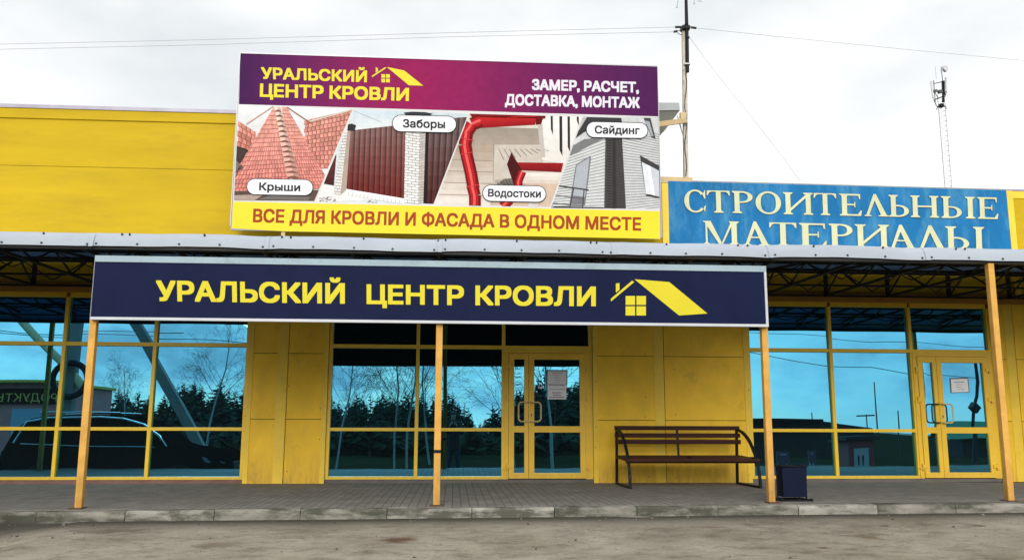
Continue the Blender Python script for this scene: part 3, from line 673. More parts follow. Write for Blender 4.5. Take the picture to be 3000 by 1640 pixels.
mb.build('frame', [m_white, mat('dusty blue grey top strip', (.34, .44, .49), .6, spec=.1, var=.12, vscale=2, stain=((.22, .28, .30), 4, .5, .8))], sign)
mb = MB(); mb.box(SX0 + .01, SX1 - .01, SP_ + .051, SP_ + .062, SZ0 + .003, SZ1 - .003); mb.build('back_panel', m_signback, sign)
Q = lambda f, *pts: [f(*p) for p in pts]
TP = SP_ - .003
text_on('УРАЛЬСКИЙ', Q(z6, (317, 198.5), (994, 208), (994, 134), (315, 124)), TP, 'lettering', m_letter, sign, .033)
text_on('ЦЕНТР', Q(z6, (1072, 209), (1422, 213.5), (1422, 142), (1072, 138)), TP, 'lettering', m_letter, sign, .033)
text_on('КРОВЛИ', Q(z6, (1463, 213.5), (1896, 217), (1896, 146), (1463, 142)), TP, 'lettering', m_letter, sign, .033)
def flat(f, pts, y): return [P(*f(*p), y) for p in pts]
def house(f, chim, lroof, rroof, wx, wz, y, parent, dz=0):
    mb = MB(); mb.poly(flat(f, chim, y)); mb.poly(flat(f, lroof, y)); mb.poly(flat(f, rroof, y))
    for a, b in wx:
        for c, d in wz: mb.poly(flat(f, [(a, c), (b, c + dz), (b, d + dz), (a, d)], y))
    mb.build('house_emblem', m_letter, parent, fixn=False)
house(z6, [(1968, 135), (1981, 134), (1981, 158), (1968, 168)], [(1950, 190), (2026, 125), (2034, 130), (1950, 200)],
      [(2035, 120), (2160, 130), (2297, 243), (2195, 250)], [(2003, 2037), (2042, 2076)], [(180, 212), (217, 250)], TP, sign)

# ================================================================== ADVERTISING BILLBOARD
BY = -.40
BC = [P(702.4, 156.5, BY), P(1928.3, 197.7, BY), P(1934.5, 700.3, BY), P(678.5, 669.5, BY)]
BX0, BX1, BZ0, BZ1 = (BC[0].x + BC[3].x) / 2, (BC[1].x + BC[2].x) / 2, (BC[2].z + BC[3].z) / 2, (BC[0].z + BC[1].z) / 2
bb = thing('advertising_billboard', 'large billboard above the canopy with purple header and four roofing photos', 'billboard', ((BX0 + BX1) / 2, BY, BZ0))
mb = MB(); mb.box(BX0, BX1, BY + .002, BY + .05, BZ0, BZ1); mb.build('backing_board', mat('board edge', (.30, .29, .33), .5, var=.1), bb)
mb = MB()
for x in (BX0 + .3, -1.2, 1.2, BX1 - .25): mb.box(x - .03, x + .03, BY + .051, BY + .11, BZ0 + .05, BZ1 - .05)
for z in (BZ0 + .2, 5.4, 5.9):
    mb.box(BX0 + .1, BX1 - .05, BY + .111, BY + .16, z, z + .05)
    for x in (BX0 + .3, 1.2): mb.box(x - .02, x + .02, BY + .161, -.003 if z > 3 else 0, z, z + .04)
mb.box(BX0 + .80, BX0 + .86, BY + .02, BY + .06, BZ0 - .12, BZ0); mb.build('support_frame', m_beige, bb)

def lerp(a, b, t): return tuple(p + (q - p) * t for p, q in zip(a, b))
def bil(q, u, v):                                      # q: TL, TR, BR, BL
    return lerp(lerp(q[0], q[1], u), lerp(q[3], q[2], u), v)
def clip(poly, quad):
    """Sutherland-Hodgman against a convex quad given clockwise in image space"""
    out = list(poly)
    for i in range(len(quad)):
        a, b = quad[i], quad[(i + 1) % len(quad)]; inp = out; out = []
        def side(p): return (b[0] - a[0]) * (p[1] - a[1]) - (b[1] - a[1]) * (p[0] - a[0])
        for j in range(len(inp)):
            p, q = inp[j], inp[(j + 1) % len(inp)]; sp, sq = side(p), side(q)
            if sp >= 0: out.append(p)
            if (sp >= 0) != (sq >= 0):
                t = sp / (sp - sq); out.append(lerp(p, q, t))
        if not out: return []
    return out
class Pic:
    """a printed picture: flat coloured shapes in thin layers, cut to the picture's outline"""
    def __init__(s, f, quad): s.f = f; s.q = quad; s.mb = MB()
    def p(s, pts, col, L=1):
        c = clip(pts, s.q)
        if len(c) < 3: return
        s.mb.add([P(*s.f(*p), BY - .0012 * L - .0004) for p in c], [tuple(range(len(c)))[::-1]], cols=srgb(*[max(0, min(255, v)) for v in col]))
    def g(s, quad, c0, c1, L=1, n=10):                 # vertical printed gradient in strips
        for k in range(n):
            a, b = k / n, (k + 1) / n
            s.p([bil(quad, 0, a), bil(quad, 1, a), bil(quad, 1, b), bil(quad, 0, b)], lerp(c0, c1, (k + .5) / n), L)
    def line(s, a, b, w, col, L=3):
        d = Vector((b[0] - a[0], b[1] - a[1])); d.normalize(); nx, ny = -d.y * w / 2, d.x * w / 2
        pts = [(a[0] + nx, a[1] + ny), (b[0] + nx, b[1] + ny), (b[0] - nx, b[1] - ny), (a[0] - nx, a[1] - ny)]
        ar = sum(pts[i][0] * pts[(i + 1) % 4][1] - pts[(i + 1) % 4][0] * pts[i][1] for i in range(4))
        s.p(pts if ar > 0 else pts[::-1], col, L)
    def build(s, label=None):
        o = s.mb.build('picture', m_print, bb, fixn=False)
        if label: o['label'] = label
        return o
# white ground of the print
wq = [(105, 37), (105 + 2975, 137), (3086, 1360), (45, 1285)]
R2X = (1300 - 660) / .41201                            # r2 pixels -> r1 pixels
def t2(x, y): return (x + R2X, y)
mb = MB(); mb.poly([P(702.4, 156.5, BY - .0003), P(678.5, 669.5, BY - .0003), P(1934.5, 700.3, BY - .0003), P(1928.3, 197.7, BY - .0003)])
mb.build('print_sheet', mat('white print sheet', (.56, .55, .54), .45, var=.04), bb, fixn=False)
# purple header with its printed colour run
mb = MB(); hq = [(107, 39), t2(1522, 139), t2(1529, 489), (97, 402)]
stops = [(0, (66, 26, 78)), (.1, (92, 30, 88)), (.30, (138, 30, 86)), (.42, (148, 29, 86)), (.55, (138, 30, 86)), (.75, (104, 28, 84)), (.9, (84, 28, 82)), (1, (76, 27, 80))]
def hcol(u):
    for (a, ca), (b, cb) in zip(stops, stops[1:]):
        if a <= u <= b: return srgb(*lerp(ca, cb, (u - a) / (b - a)))
    return srgb(*stops[-1][1])
n = 60
for k in range(n):
    a, b = k / n, (k + 1) / n; ca, cb = hcol(a), hcol(b)
    mb.add([P(*r1(*bil(hq, u, v)), BY - .0016) for u, v in ((a, 0), (a, 1), (b, 1), (b, 0))], [(0, 1, 2, 3)], cols=[ca, ca, cb, cb])
mb.build('header_band', m_print, bb, fixn=False)
mb = MB(); mb.poly([P(*p, BY - .0016) for p in (r1(55, 1094), r1(46, 1284), r1(420, 1305), r2(1539, 1359), r2(1536, 1162))])
mb.build('slogan_band', m_band, bb, fixn=False)
mb = MB(); mb.box(BX0 - .008, BX1 + .008, BY - .012, BY + .055, BZ1 + .0, BZ1 + .022); mb.box(BX1, BX1 + .012, BY - .01, BY + .055, BZ0, BZ1 - .001); mb.box(BX0 - .012, BX0, BY - .01, BY + .055, BZ0 + .06, BZ1 - .001)
mb.build('edge_profile', mat('grey edge profile', (.33, .32, .35), .4, metal=.4), bb)

# picture 1: clay tile roofs
pr = random.Random(11)
q1 = [(97, 406), (903, 438), (632, 1089), (62, 1083)]
p1 = Pic(r1, q1); p1.p(q1, (222, 222, 220), 0)
p1.g([(97, 406), (903, 438), (760, 700), (90, 640)], (228, 230, 232), (214, 212, 208), .5, 5)
def tiles(quad, nu, nv, c0, c1, L, rows_dark=(120, 62, 52)):
    for j in range(nv):
        for i in range(nu):
            sh = .5 / nu if j % 2 else 0
            u0, u1, v0, v1 = i / nu + sh * .4, (i + 1) / nu + sh * .4, j / nv, (j + 1) / nv
            u1 = min(u1, 1.0); c = lerp(c0, c1, (j + .5) / nv); k = pr.uniform(.90, 1.10)
            um = u0 + (u1 - u0) * .42; un = u0 + (u1 - u0) * .78
            cc = tuple(x * k for x in c)
            p1.p([bil(quad, u0, v0), bil(quad, um, v0), bil(quad, um, v1), bil(quad, u0, v1)], tuple(min(255, x * 1.07) for x in cc), L)
            p1.p([bil(quad, um, v0), bil(quad, un, v0), bil(quad, un, v1), bil(quad, um, v1)], cc, L)
            p1.p([bil(quad, un, v0), bil(quad, u1, v0), bil(quad, u1, v1), bil(quad, un, v1)], tuple(x * .72 for x in cc), L)
            vm = v1 - (v1 - v0) * .16
            p1.p([bil(quad, u0, vm), bil(quad, un, vm + (v1 - vm) * .3), bil(quad, un, v1), bil(quad, u0, v1)], lerp(rows_dark, cc, .25), L + 1)
A, B_ = (228, 164, 148), (206, 124, 114)
tiles([(560, 520), (905, 438), (905, 860), (560, 860)], 12, 12, (206, 142, 126), (200, 128, 116), 1)          # roof at the right
tiles([(92, 520), (215, 600), (215, 760), (80, 700)], 4, 5, (206, 140, 122), (188, 116, 102), 2)             # small roof at the left
p1.p([(82, 700), (150, 720), (205, 770), (150, 850), (60, 900)], (66, 56, 52), 3)
p1.p([(75, 800), (130, 850), (70, 930), (60, 930)], (120, 108, 100), 4)
tiles([(345, 420), (352, 425), (470, 1010), (-20, 1040)], 17, 19, A, B_, 4)                                   # main left slope
tiles([(400, 420), (440, 424), (760, 1000), (490, 1010)], 12, 23, A, B_, 4)                                    # main right slope
for k in range(14):                                                                                            # ridge
    a, b = k / 14, (k + 1) / 14; ca = lerp((348, 418), (440, 925), a); cb = lerp((348, 418), (440, 925), b); w = 44 + 46 * a
    da = lerp((236, 214, 198), (214, 158, 144), a)
    p1.p([(ca[0], ca[1]), (ca[0] + w * .55, ca[1]), (cb[0] + w * .58, cb[1]), (cb[0], cb[1])], da, 7)
    p1.p([(ca[0] + w * .55, ca[1]), (ca[0] + w, ca[1] + 8), (cb[0] + w * 1.02, cb[1] + 6), (cb[0] + w * .58, cb[1])], tuple(x * .82 for x in da), 7)
    p1.p([(cb[0], cb[1] - 6), (cb[0] + w * .5, cb[1] - 15), (cb[0] + w, cb[1] - 2), (cb[0] + w, cb[1] + 2), (cb[0], cb[1] + 2)], (128, 82, 70), 8)
p1.p([(66, 1020), (700, 1010), (632, 1090), (60, 1085)], (92, 74, 66), 6); p1.p([(60, 1050), (280, 1040), (200, 1090), (60, 1090)], (170, 150, 138), 7)
p1.p([(240, 1078), (330, 1045), (600, 1062), (590, 1085)], (112, 106, 102), 7)
p1.line((340, 418), (150, 545), 8, (188, 150, 132), 6); p1.line((440, 424), (612, 540), 8, (150, 96, 84), 6); p1.line((905, 440), (600, 525), 12, (206, 190, 176), 6)
p1.build('picture of red clay tile roofs')
# picture 2: brown sheet fence between white brick pillars
q2 = [(918, 440), t2(178, 470), t2(-44, 1108), (648, 1094)]
q2 = [(918, 440), (1728, 470), (1478, 1116), (648, 1092)]
p2 = Pic(r1, q2); p2.p(q2, (206, 214, 216), 0); p2.g([(900, 438), (1740, 470), (1740, 640), (850, 600)], (196, 210, 218), (222, 224, 222), .5, 5)
p2.line((905, 445), (1110, 530), 3, (150, 160, 165), 2)
fq = [(880, 590), (1290, 545), (1280, 1075), (860, 1005)]
for k in range(44):
    a, b = k / 44, (k + 1) / 44; s_ = [.62, 1.12, 1.0, .9][k % 4]
    p2.g([bil(fq, a, 0), bil(fq, b, 0), bil(fq, b, 1), bil(fq, a, 1)], tuple(x * s_ for x in (126, 96, 92)), tuple(x * s_ for x in (104, 36, 32)), 3, 7)
fq = [(1440, 512), (1745, 492), (1700, 1120), (1420, 1108)]
for k in range(28):
    a, b = k / 28, (k + 1) / 28; s_ = [.6, 1.1, 1.0, .85][k % 4]
    p2.g([bil(fq, a, 0), bil(fq, b, 0), bil(fq, b, 1), bil(fq, a, 1)], tuple(x * s_ for x in (112, 96, 94)), tuple(x * s_ for x in (78, 34, 32)), 3, 6)
p2.g([(700, 800), (790, 760), (772, 980), (690, 965)], (100, 50, 46), (66, 30, 30), 3, 4)
def bricks(quad, nu, nv, c, L):
    p2.p(quad, (146, 140, 134), L)
    for j in range(nv):
        for i in range(nu + 1):
            o_ = .5 / nu if j % 2 else 0; u0, u1 = max(0, i / nu - o_ + .02), min(1, (i + 1) / nu - o_ - .02)
            if u1 - u0 < .05: continue
            v0, v1 = (j + .12) / nv, (j + .9) / nv; k = pr.uniform(.94, 1.03)
            p2.p([bil(quad, u0, v0), bil(quad, u1, v0), bil(quad, u1, v1), bil(quad, u0, v1)], tuple(x * k for x in c), L + 1)
bricks([(1282, 560), (1385, 575), (1372, 1110), (1270, 1100)], 2, 28, (232, 230, 226), 4)
bricks([(1385, 575), (1425, 568), (1408, 1105), (1372, 1110)], 1, 28, (196, 188, 180), 4)
p2.p([(1425, 590), (1447, 585), (1437, 1108), (1408, 1105)], (40, 26, 26), 5)
bricks([(835, 590), (870, 585), (818, 1048), (770, 1040)], 2, 22, (228, 226, 222), 4); p2.p([(868, 585), (890, 590), (862, 1010), (818, 1048)], (172, 154, 140), 4)
p2.p([(872, 545), (900, 540), (930, 552), (920, 592), (868, 590)], (48, 46, 48), 6)
p2.p([(1268, 462), (1380, 450), (1475, 470), (1440, 490), (1290, 485)], (52, 54, 58), 6); p2.p([(1290, 485), (1440, 490), (1440, 520), (1290, 515)], (60, 62, 66), 6)
p2.g([(640, 965), (860, 1000), (1275, 1070), (640, 1100)], (226, 220, 220), (232, 228, 226), 2, 3)
p2.p([(860, 1004), (1272, 1072), (1272, 1112), (850, 1045)], (236, 234, 230), 5)
for k in range(14): p2.line((875 + k * 28, 1025 + k * 4.6), (874 + k * 28, 1050 + k * 4.2), 3, (150, 146, 142), 6)
for k in range(26): 
    a_ = (655 + pr.random() * 120, 1062 + pr.random() * 28); p2.line(a_, (a_[0] + pr.uniform(6, 16), a_[1] + pr.uniform(-5, 5)), 4, (110, 104, 98), 6 + k % 3)
for k in range(12):
    a_ = (1005 + pr.random() * 70, 1085 + pr.random() * 14); p2.line(a_, (a_[0] + 9, a_[1] + 3), 3, (130, 124, 118), 6 + k % 3)
p2.build('picture of brown sheet fence with white brick pillars')
# picture 3: red gutter and downpipe   (r2 pixels)
q3 = [(183, 470), (985, 492), (752, 1136), (-60, 1112)]
p3 = Pic(r2, q3); p3.p(q3, (214, 204, 192), 0)
p3.g([(190, 560), (690, 575), (690, 690), (140, 690)], (150, 140, 128), (166, 152, 138), 1, 4)
p3.g([(60, 690), (360, 690), (350, 1130), (-60, 1115)], (168, 150, 132), (226, 216, 208), 1, 8)
for y_ in (800, 880, 962, 1048): p3.line((-40, y_ - 5), (350, y_ + 5), 5, (150, 134, 120), 2)
p3.p([(355, 690), (700, 690), (720, 1000), (350, 1000)], (196, 186, 174), 1)
for k in range(9): p3.line((390 + k * 38, 720), (430 + k * 40, 800 - k * 8), 5, (120, 112, 104), 2)
for k in range(5): p3.line((380 + k * 20, 960 - k * 6), (410 + k * 20, 990), 5, (96, 88, 80), 2)
p3.g([(700, 480), (985, 490), (860, 830), (700, 800)], (232, 230, 226), (220, 214, 206), 2, 4)
for x0, x1, y1 in ((760, 775, 620), (822, 842, 770), (880, 897, 745), (945, 960, 560)): p3.p([(x0, 485), (x1, 485), (x1 + 2, y1), (x0 + 2, y1 - 40)], (46, 44, 44), 4)
p3.p([(668, 548), (700, 540), (722, 780), (690, 775)], (190, 182, 172), 4)
p3.p([(365, 940), (850, 890), (800, 1130), (330, 1120)], (204, 178, 158), 1); p3.g([(560, 890), (840, 890), (820, 970), (550, 965)], (226, 220, 212), (206, 190, 176), 2, 3)
red, rlt, rdk = (178, 26, 30), (222, 92, 88), (110, 14, 20)
p3.p([(185, 470), (725, 480), (722, 505), (200, 495)], (120, 18, 22), 5)
p3.g([(240, 496), (662, 486), (650, 548), (245, 572)], (196, 36, 38), (140, 18, 24), 5, 5)
p3.p([(655, 486), (715, 484), (690, 545), (655, 548)], (104, 14, 18), 6)
def pipe(pts, w, L=6):
    for (a, b) in zip(pts, pts[1:]):
        d = Vector((b[0] - a[0], b[1] - a[1])).normalized(); nx, ny = d.y, -d.x
        for o0, o1, c in ((-1, -.55, rdk), (-.55, -.1, red), (-.1, .3, rlt), (.3, .7, red), (.7, 1, rdk)):
            f0, f1 = o0 * w / 2, o1 * w / 2
            pts4 = [(a[0] - nx * f0, a[1] - ny * f0), (a[0] - nx * f1, a[1] - ny * f1), (b[0] - nx * f1, b[1] - ny * f1), (b[0] - nx * f0, b[1] - ny * f0)]
            ar = sum(pts4[i][0] * pts4[(i + 1) % 4][1] - pts4[(i + 1) % 4][0] * pts4[i][1] for i in range(4))
            p3.p(pts4 if ar > 0 else pts4[::-1], c, L)
        L += 1
pipe([(262, 520), (200, 545), (165, 600)], 92, 6); pipe([(165, 590), (152, 690), (160, 745)], 92, 8); pipe([(158, 740), (195, 900), (212, 1000)], 88, 10); pipe([(205, 985), (222, 1050), (222, 1125)], 84, 12)
for a, b in (((115, 640), (212, 660)), ((118, 760), (208, 742)), ((160, 990), (252, 975))): p3.line(a, b, 5, (206, 64, 62), 15)
p3.g([(480, 815), (850, 820), (835, 885), (500, 870)], (150, 24, 30), (120, 16, 22), 4, 4)
p3.p([(480, 745), (520, 810), (555, 870), (500, 980), (470, 890), (450, 830)], (70, 16, 18), 5)
pipe([(560, 880), (535, 940), (530, 985)], 56, 6); pipe([(470, 1080), (420, 1130)], 70, 6)
p3.g([(605, 1095), (672, 1098), (668, 1135), (602, 1130)], (180, 176, 172), (220, 216, 212), 3, 5)
p3.build('picture of red gutter and downpipe under eaves')
# picture 4: grey siding   (r2 pixels)
q4 = [(992, 492), (1530, 494), (1536, 1146), (764, 1137)]
p4 = Pic(r2, q4); p4.p(q4, (200, 201, 200), 0)
lq = [(1000, 600), (1155, 630), (1143, 1142), (770, 1137)]
p4.p([(930, 640), (1155, 630), (1143, 1142), (760, 1137)], (204, 205, 203), 1)
for k in range(26):
    y_ = 640 + k * 21; p4.line((700, y_ + 150 - k * 5.5), (1158, y_ - 40 + k * 2.6), 4, (118, 120, 122), 2)
for k in range(34):
    y_ = 560 + k * 19; p4.line((1268, y_ + (k - 14) * 1.2), (1545, y_ + 62 - k * 2.6), 4, (126, 127, 128), 2)
p4.p([(985, 492), (1262, 500), (1268, 530), (1000, 600), (930, 650)], (58, 58, 60), 3); p4.p([(985, 492), (1020, 492), (960, 590), (940, 590)], (180, 180, 178), 4)
p4.p([(1150, 630), (1268, 640), (1296, 1145), (1141, 1143)], (70, 68, 66), 5)
for k in range(26): p4.line((1160, 655 + k * 19), (1195, 662 + k * 19), 6, (40, 38, 38), 6); p4.line((1225, 655 + k * 19), (1262 + k, 650 + k * 19), 4, (52, 50, 50), 6)
p4.p([(1200, 640), (1222, 642), (1228, 1144), (1200, 1143)], (50, 48, 47), 7)
p4.p([(1040, 770), (1048, 775), (1020, 1010), (1005, 1120), (895, 1110), (940, 830)], (118, 120, 126), 4); p4.p([(1036, 782), (1012, 1000), (1000, 1100), (905, 1095), (946, 836)], (168, 172, 178), 5)
p4.p([(905, 1050), (1006, 1060), (1000, 1105), (905, 1095)], (120, 116, 120), 6)
p4.p([(820, 700), (930, 690), (1000, 650), (1150, 640), (1100, 665), (900, 770)], (120, 120, 120), 3)
p4.p([(1395, 765), (1532, 840), (1536, 1070), (1440, 1055)], (64, 62, 62), 4); p4.p([(1408, 812), (1445, 832), (1480, 1045), (1438, 1040)], (214, 218, 222), 5); p4.p([(1468, 842), (1530, 875), (1534, 1060), (1502, 1052)], (196, 200, 206), 5)
p4.p([(1445, 832), (1468, 842), (1502, 1052), (1480, 1045)], (240, 240, 240), 5)
p4.p([(1420, 500), (1470, 500), (1508, 650), (1478, 640)], (74, 72, 72), 4); p4.p([(1370, 498), (1420, 500), (1470, 620), (1440, 610)], (200, 204, 206), 4)
p4.p([(1430, 520), (1462, 525), (1492, 632), (1478, 628)], (160, 166, 170), 5)
p4.line((805, 980), (1030, 1012), 9, (56, 58, 60), 8); p4.line((790, 1048), (1000, 1075), 4, (70, 72, 74), 8); p4.line((775, 1105), (990, 1125), 5, (70, 72, 74), 8)
for a, b in (((800, 980), (765, 1137)), ((925, 995), (895, 1140)), ((998, 1010), (988, 1140))): p4.line(a, b, 7, (62, 64, 66), 9)
p4.p([(790, 1128), (1140, 1135), (1140, 1146), (765, 1140)], (44, 44, 46), 7)
p4.build('picture of grey siding with a dark house corner')

# captions: white pills with black writing
def pill(f, cx, cy, w, h, ang, text, tq):
    def ring(grow, yy):
        pts = []; a = h / 2 + grow; hw = w / 2 - h / 2
        for sgn in (1, -1):
            for k in range(13):
                t = -PI / 2 + PI * k / 12; x = sgn * (hw + a * math.cos(t)); y = sgn * a * math.sin(t)
                ca, sa = math.cos(ang), math.sin(ang); pts.append(P(*f(cx + x * ca - y * sa, cy + x * sa + y * ca), yy))
        return pts[::-1]
    y0 = BY - .022
    m = MB(); m.poly(ring(0, y0)); m.m = 1; m.poly(ring(5, y0 + .0012))
    o = m.build('caption', [mat('white caption', (.66, .66, .69), .45), m_blk], bb, fixn=False)
    text_on(text, [f(*p) for p in tq], y0 - .0012, 'lettering', m_blk, o, .026)
pill(r1, 388, 991, 465, 108, .018, 'Крыши', [(240, 1015), (533, 1022), (533, 965), (242, 958)])
pill(r1, 1415, 542, 450, 112, .022, 'Заборы', [(1263, 568), (1563, 574), (1563, 514), (1263, 508)])
pill(r2, 502, 1037, 445, 110, .02, 'Водостоки', [(314, 1059), (691, 1067), (691, 1010), (316, 1003)])
pill(r2, 1233, 586, 432, 106, .02, 'Сайдинг', [(1074, 611), (1393, 617), (1393, 560), (1074, 554)])
# lettering
TB = BY - .0035
text_on('УРАЛЬСКИЙ', Q(r1, (258, 223), (1006, 247), (1009, 163), (253, 139)), TB, 'lettering', m_letter, bb, .034)
text_on('ЦЕНТР', Q(r1, (245, 350), (699, 363), (699, 268.7), (248, 255)), TB, 'lettering', m_letter, bb, .036)
text_on('КРОВЛИ', Q(r1, (740, 364), (1305, 380), (1307, 287), (742, 270)), TB, 'lettering', m_letter, bb, .036)
house(r1, [(1070, 138), (1086, 150), (1086, 168), (1070, 178)], [(1043, 200), (1136, 140), (1146, 145), (1043, 212)],
      [(1148, 138), (1272, 163), (1408, 271), (1305, 268)], [(1110, 1137), (1143, 1170)], [(189, 215), (221, 247)], TB, bb, 1)
text_on('ЗАМЕР, РАСЧЕТ,', Q(r2, (627, 301), (1388, 321), (1388, 244), (627, 224)), TB, 'lettering', m_wletter, bb, .042)
text_on('ДОСТАВКА, МОНТАЖ', Q(r2, (435, 410), (1394, 431), (1394, 353), (437, 329)), TB, 'lettering', m_wletter, bb, .04)
text_on('ВСЕ ДЛЯ КРОВЛИ И ФАСАДА В ОДНОМ МЕСТЕ', [r1(196, 1241), r2(1404, 1301), r2(1404, 1206), r1(200, 1144)], TB, 'lettering', m_rletter, bb, .030)

# ================================================================== BLUE BANNER with serif letters
NY = -.055
ban = thing('blue_banner', 'weathered blue banner with cream serif letters hung on the low parapet', 'banner', (X(2450, 620), NY, 4.1))
bq = [r3(135, 118), r3(2455, 182), r3(2486, 590), r3(142, 560)]
mb = MB(); nu, nv = 40, 8; vs = []
bq2 = [bq[0], bq[1], (bq[2][0] + 3, bq[2][1] + 28), (bq[3][0] + 1, bq[3][1] + 28)]
for side in (0, 1):
    base_ = len(vs)
    for j in range(nv + 1):
        for i in range(nu + 1):
            u, v = i / nu, j / nv; p = bil(bq2, u, v); w = .003 * math.sin(u * 40) * math.sin(v * 5 + 1) + .004 * math.sin(u * 9 + v * 3)
            q = P(p[0], p[1], NY); vs.append((q.x, q.y + w + (.006 if side else 0), q.z))
k = nu + 1; fs = [(j * k + i, (j + 1) * k + i, (j + 1) * k + i + 1, j * k + i + 1) for j in range(nv) for i in range(nu)]
mb.add(vs, fs + [tuple(x + (nv + 1) * k for x in f[::-1]) for f in fs], smooth=True)
mb.build('cloth', m_banner, ban, fixn=False)
mb = MB(); a, b = P(*bq[0], NY), P(*bq[1], NY); mb.bar((a.x - .02, NY + .03, a.z + .01), (b.x + .02, NY + .03, b.z + .01), .03); mb.build('top_rail', m_grey, ban)
def stem(x0, w, e=.09, y0=0, y1=1, top=True, bot=True):
    L_ = [(x0, y0 + .10), (x0 - e, y0 + .04), (x0 - e, y0), (x0 + w + e, y0), (x0 + w + e, y0 + .04), (x0 + w, y0 + .10)] if bot else [(x0, y0), (x0 + w, y0)]
    U_ = [(x0 + w, y1 - .10), (x0 + w + e, y1 - .04), (x0 + w + e, y1), (x0 - e, y1), (x0 - e, y1 - .04), (x0, y1 - .10)] if top else [(x0 + w, y1), (x0, y1)]
    return L_ + U_
def arc(cx, cy, rx, ry, a0, a1, tmax, tmin, n=22):     # stroke thick at the sides, thin at top and bottom; returns quads
    out = []
    for k in range(n):
        q = []
        for kk, inner in ((k, 0), (k + 1, 0), (k + 1, 1), (k, 1)):
            a = math.radians(a0 + (a1 - a0) * kk / n); t = tmin + (tmax - tmin) * abs(math.cos(a)) ** 1.5
            tt = t if inner else 0
            q.append((cx + (rx - tt) * math.cos(a), cy + (ry - (tmin + (t - tmin) * .25 if inner else 0)) * math.sin(a)))
        out.append(q)
    return out
def rect(x0, y0, x1, y1): return [(x0, y0), (x1, y0), (x1, y1), (x0, y1)]
S = .20
def G(ch):                                             # one serif capital in a box 1 high; returns (width, convex-ish pieces)
    if ch == 'С': return 1.0, arc(.53, .5, .5, .52, 42, 318, .22, .075, 30) + [[(.86, .80), (.94, .62), (.985, .62), (.985, 1.0), (.95, 1.0), (.93, .93)], [(.90, .20), (.97, .32), (1.0, .30), (.955, .02), (.92, .08)]]
    if ch == 'О': return 1.1, arc(.55, .5, .54, .52, 0, 360, .22, .08, 40)
    if ch == 'Т': return 1.0, [stem(.5 - S / 2, S, .1, 0, .95, top=False), rect(.06, .945, .94, 1.0), [(.02, .78), (.06, .78), (.12, .90), (.20, .945), (.03, 1.0)], [(.98, .78), (.97, 1.0), (.80, .945), (.88, .90), (.94, .78)]]
    if ch == 'Р': return .86, [stem(.12, S)] + arc(.30 + .10, .735, .44, .265, -90, 90, .19, .07, 16) + [rect(.29, .93, .40, 1.0), rect(.29, .47, .40, .54)]
    if ch == 'Ь': return .86, [stem(.12, S)] + arc(.40, .275, .44, .275, -90, 90, .19, .07, 16) + [rect(.29, .0, .40, .07), rect(.29, .48, .40, .55)]
    if ch == 'Ы':
        w, p = G('Ь'); return 1.36, p + [stem(1.08, S)]
    if ch == 'Е': return .92, [stem(.12, S), rect(.29, .925, .80, 1.0), rect(.29, 0, .82, .075), rect(.29, .475, .62, .545), [(.76, .945), (.80, .76), (.835, .76), (.835, 1.0), (.80, 1.0)], [(.72, .055), (.84, .25), (.885, .25), (.85, 0), (.82, 0)], [(.60, .39), (.64, .39), (.64, .64), (.60, .64)]]
    if ch == 'И': return 1.18, [stem(.10, S), stem(.91, S), [(.27, .12), (.91, .76), (.91, .90), (.27, .26)]]
    if ch == 'Н': return 1.14, [stem(.10, S), stem(.87, S), rect(.27, .47, .87, .545)]
    if ch in 'ЛА':
        p = [[(.44, 1.02), (.54, 1.02), (.54, .88), (.24, .06), (.12, .06)], [(.54, 1.02), (.97, .06), (.73, .06), (.44, .84), (.46, 1.02)], [(.04, 0), (.34, 0), (.34, .035), (.24, .07), (.12, .07), (.04, .035)], [(.62, 0), (1.06, 0), (1.06, .035), (.95, .07), (.72, .07), (.62, .035)]]
        if ch == 'А': p.append([(.31, .31), (.68, .31), (.66, .37), (.33, .37)])
        return 1.06, p
    if ch == 'М': return 1.36, [stem(.10, .07, .07, top=False), stem(1.06, S, .08), [(.02, 1.0), (.02, .96), (.10, .92), (.10, .9), (.60, .0), (.66, .0), (.68, .12), (.30, 1.0)], [(.66, .0), (.72, .0), (1.06, .78), (1.06, 1.0)]]
def serif(ch, x0, x1, line):
    """lays the letter between photo columns x0..x1 on banner line 0 or 1"""
    w, pieces = G(ch); out = MB()
    (ax, ay, bx, by), (cx, cy, dx, dy) = line
    for sh in (1, 0):
        out.m = sh
        for i, pc in enumerate(pieces):
            pts = []
            for u, v in pc:
                x = x0 + (x1 - x0) * u / w; t = (x - ax) / (bx - ax); yt = ay + (by - ay) * t; yb = cy + (dy - cy) * (x - cx) / (dx - cx)
                x += (1 - v) * .035 * (yb - yt)       # the print leans with the banner
                pts.append(P(*r3(x + (2.5 if sh else 0), yb + (yt - yb) * v + (2 if sh else 0)), NY - .012 - (0 if sh else .003) - .0002 * (i % 8)))
            out.add(pts, [tuple(range(len(pts)))])
    o = out.build('letter', [m_cream, mat('dark letter outline', (.05, .06, .04), .6)], ban, fixn=False); return o
L1 = ((238, 178, 2400, 232), (238, 330, 2400, 380)); L2 = ((375, 391, 2290, 434), (375, 552, 2290, 594))
for ch, a, b in (('С', 238, 390), ('Т', 395, 560), ('Р', 566, 716), ('О', 730, 908), ('И', 920, 1122), ('Т', 1128, 1290), ('Е', 1302, 1466), ('Л', 1470, 1645), ('Ь', 1640, 1786), ('Н', 1793, 1985), ('Ы', 2000, 2236), ('Е', 2250, 2402)): serif(ch, a, b, L1)
for ch, a, b in (('М', 370, 622), ('А', 640, 832), ('Т', 822, 1018), ('Е', 1025, 1228), ('Р', 1230, 1402), ('И', 1412, 1645), ('А', 1640, 1832), ('Л', 1836, 2040), ('Ы', 2028, 2300)): serif(ch, a, b, L2)

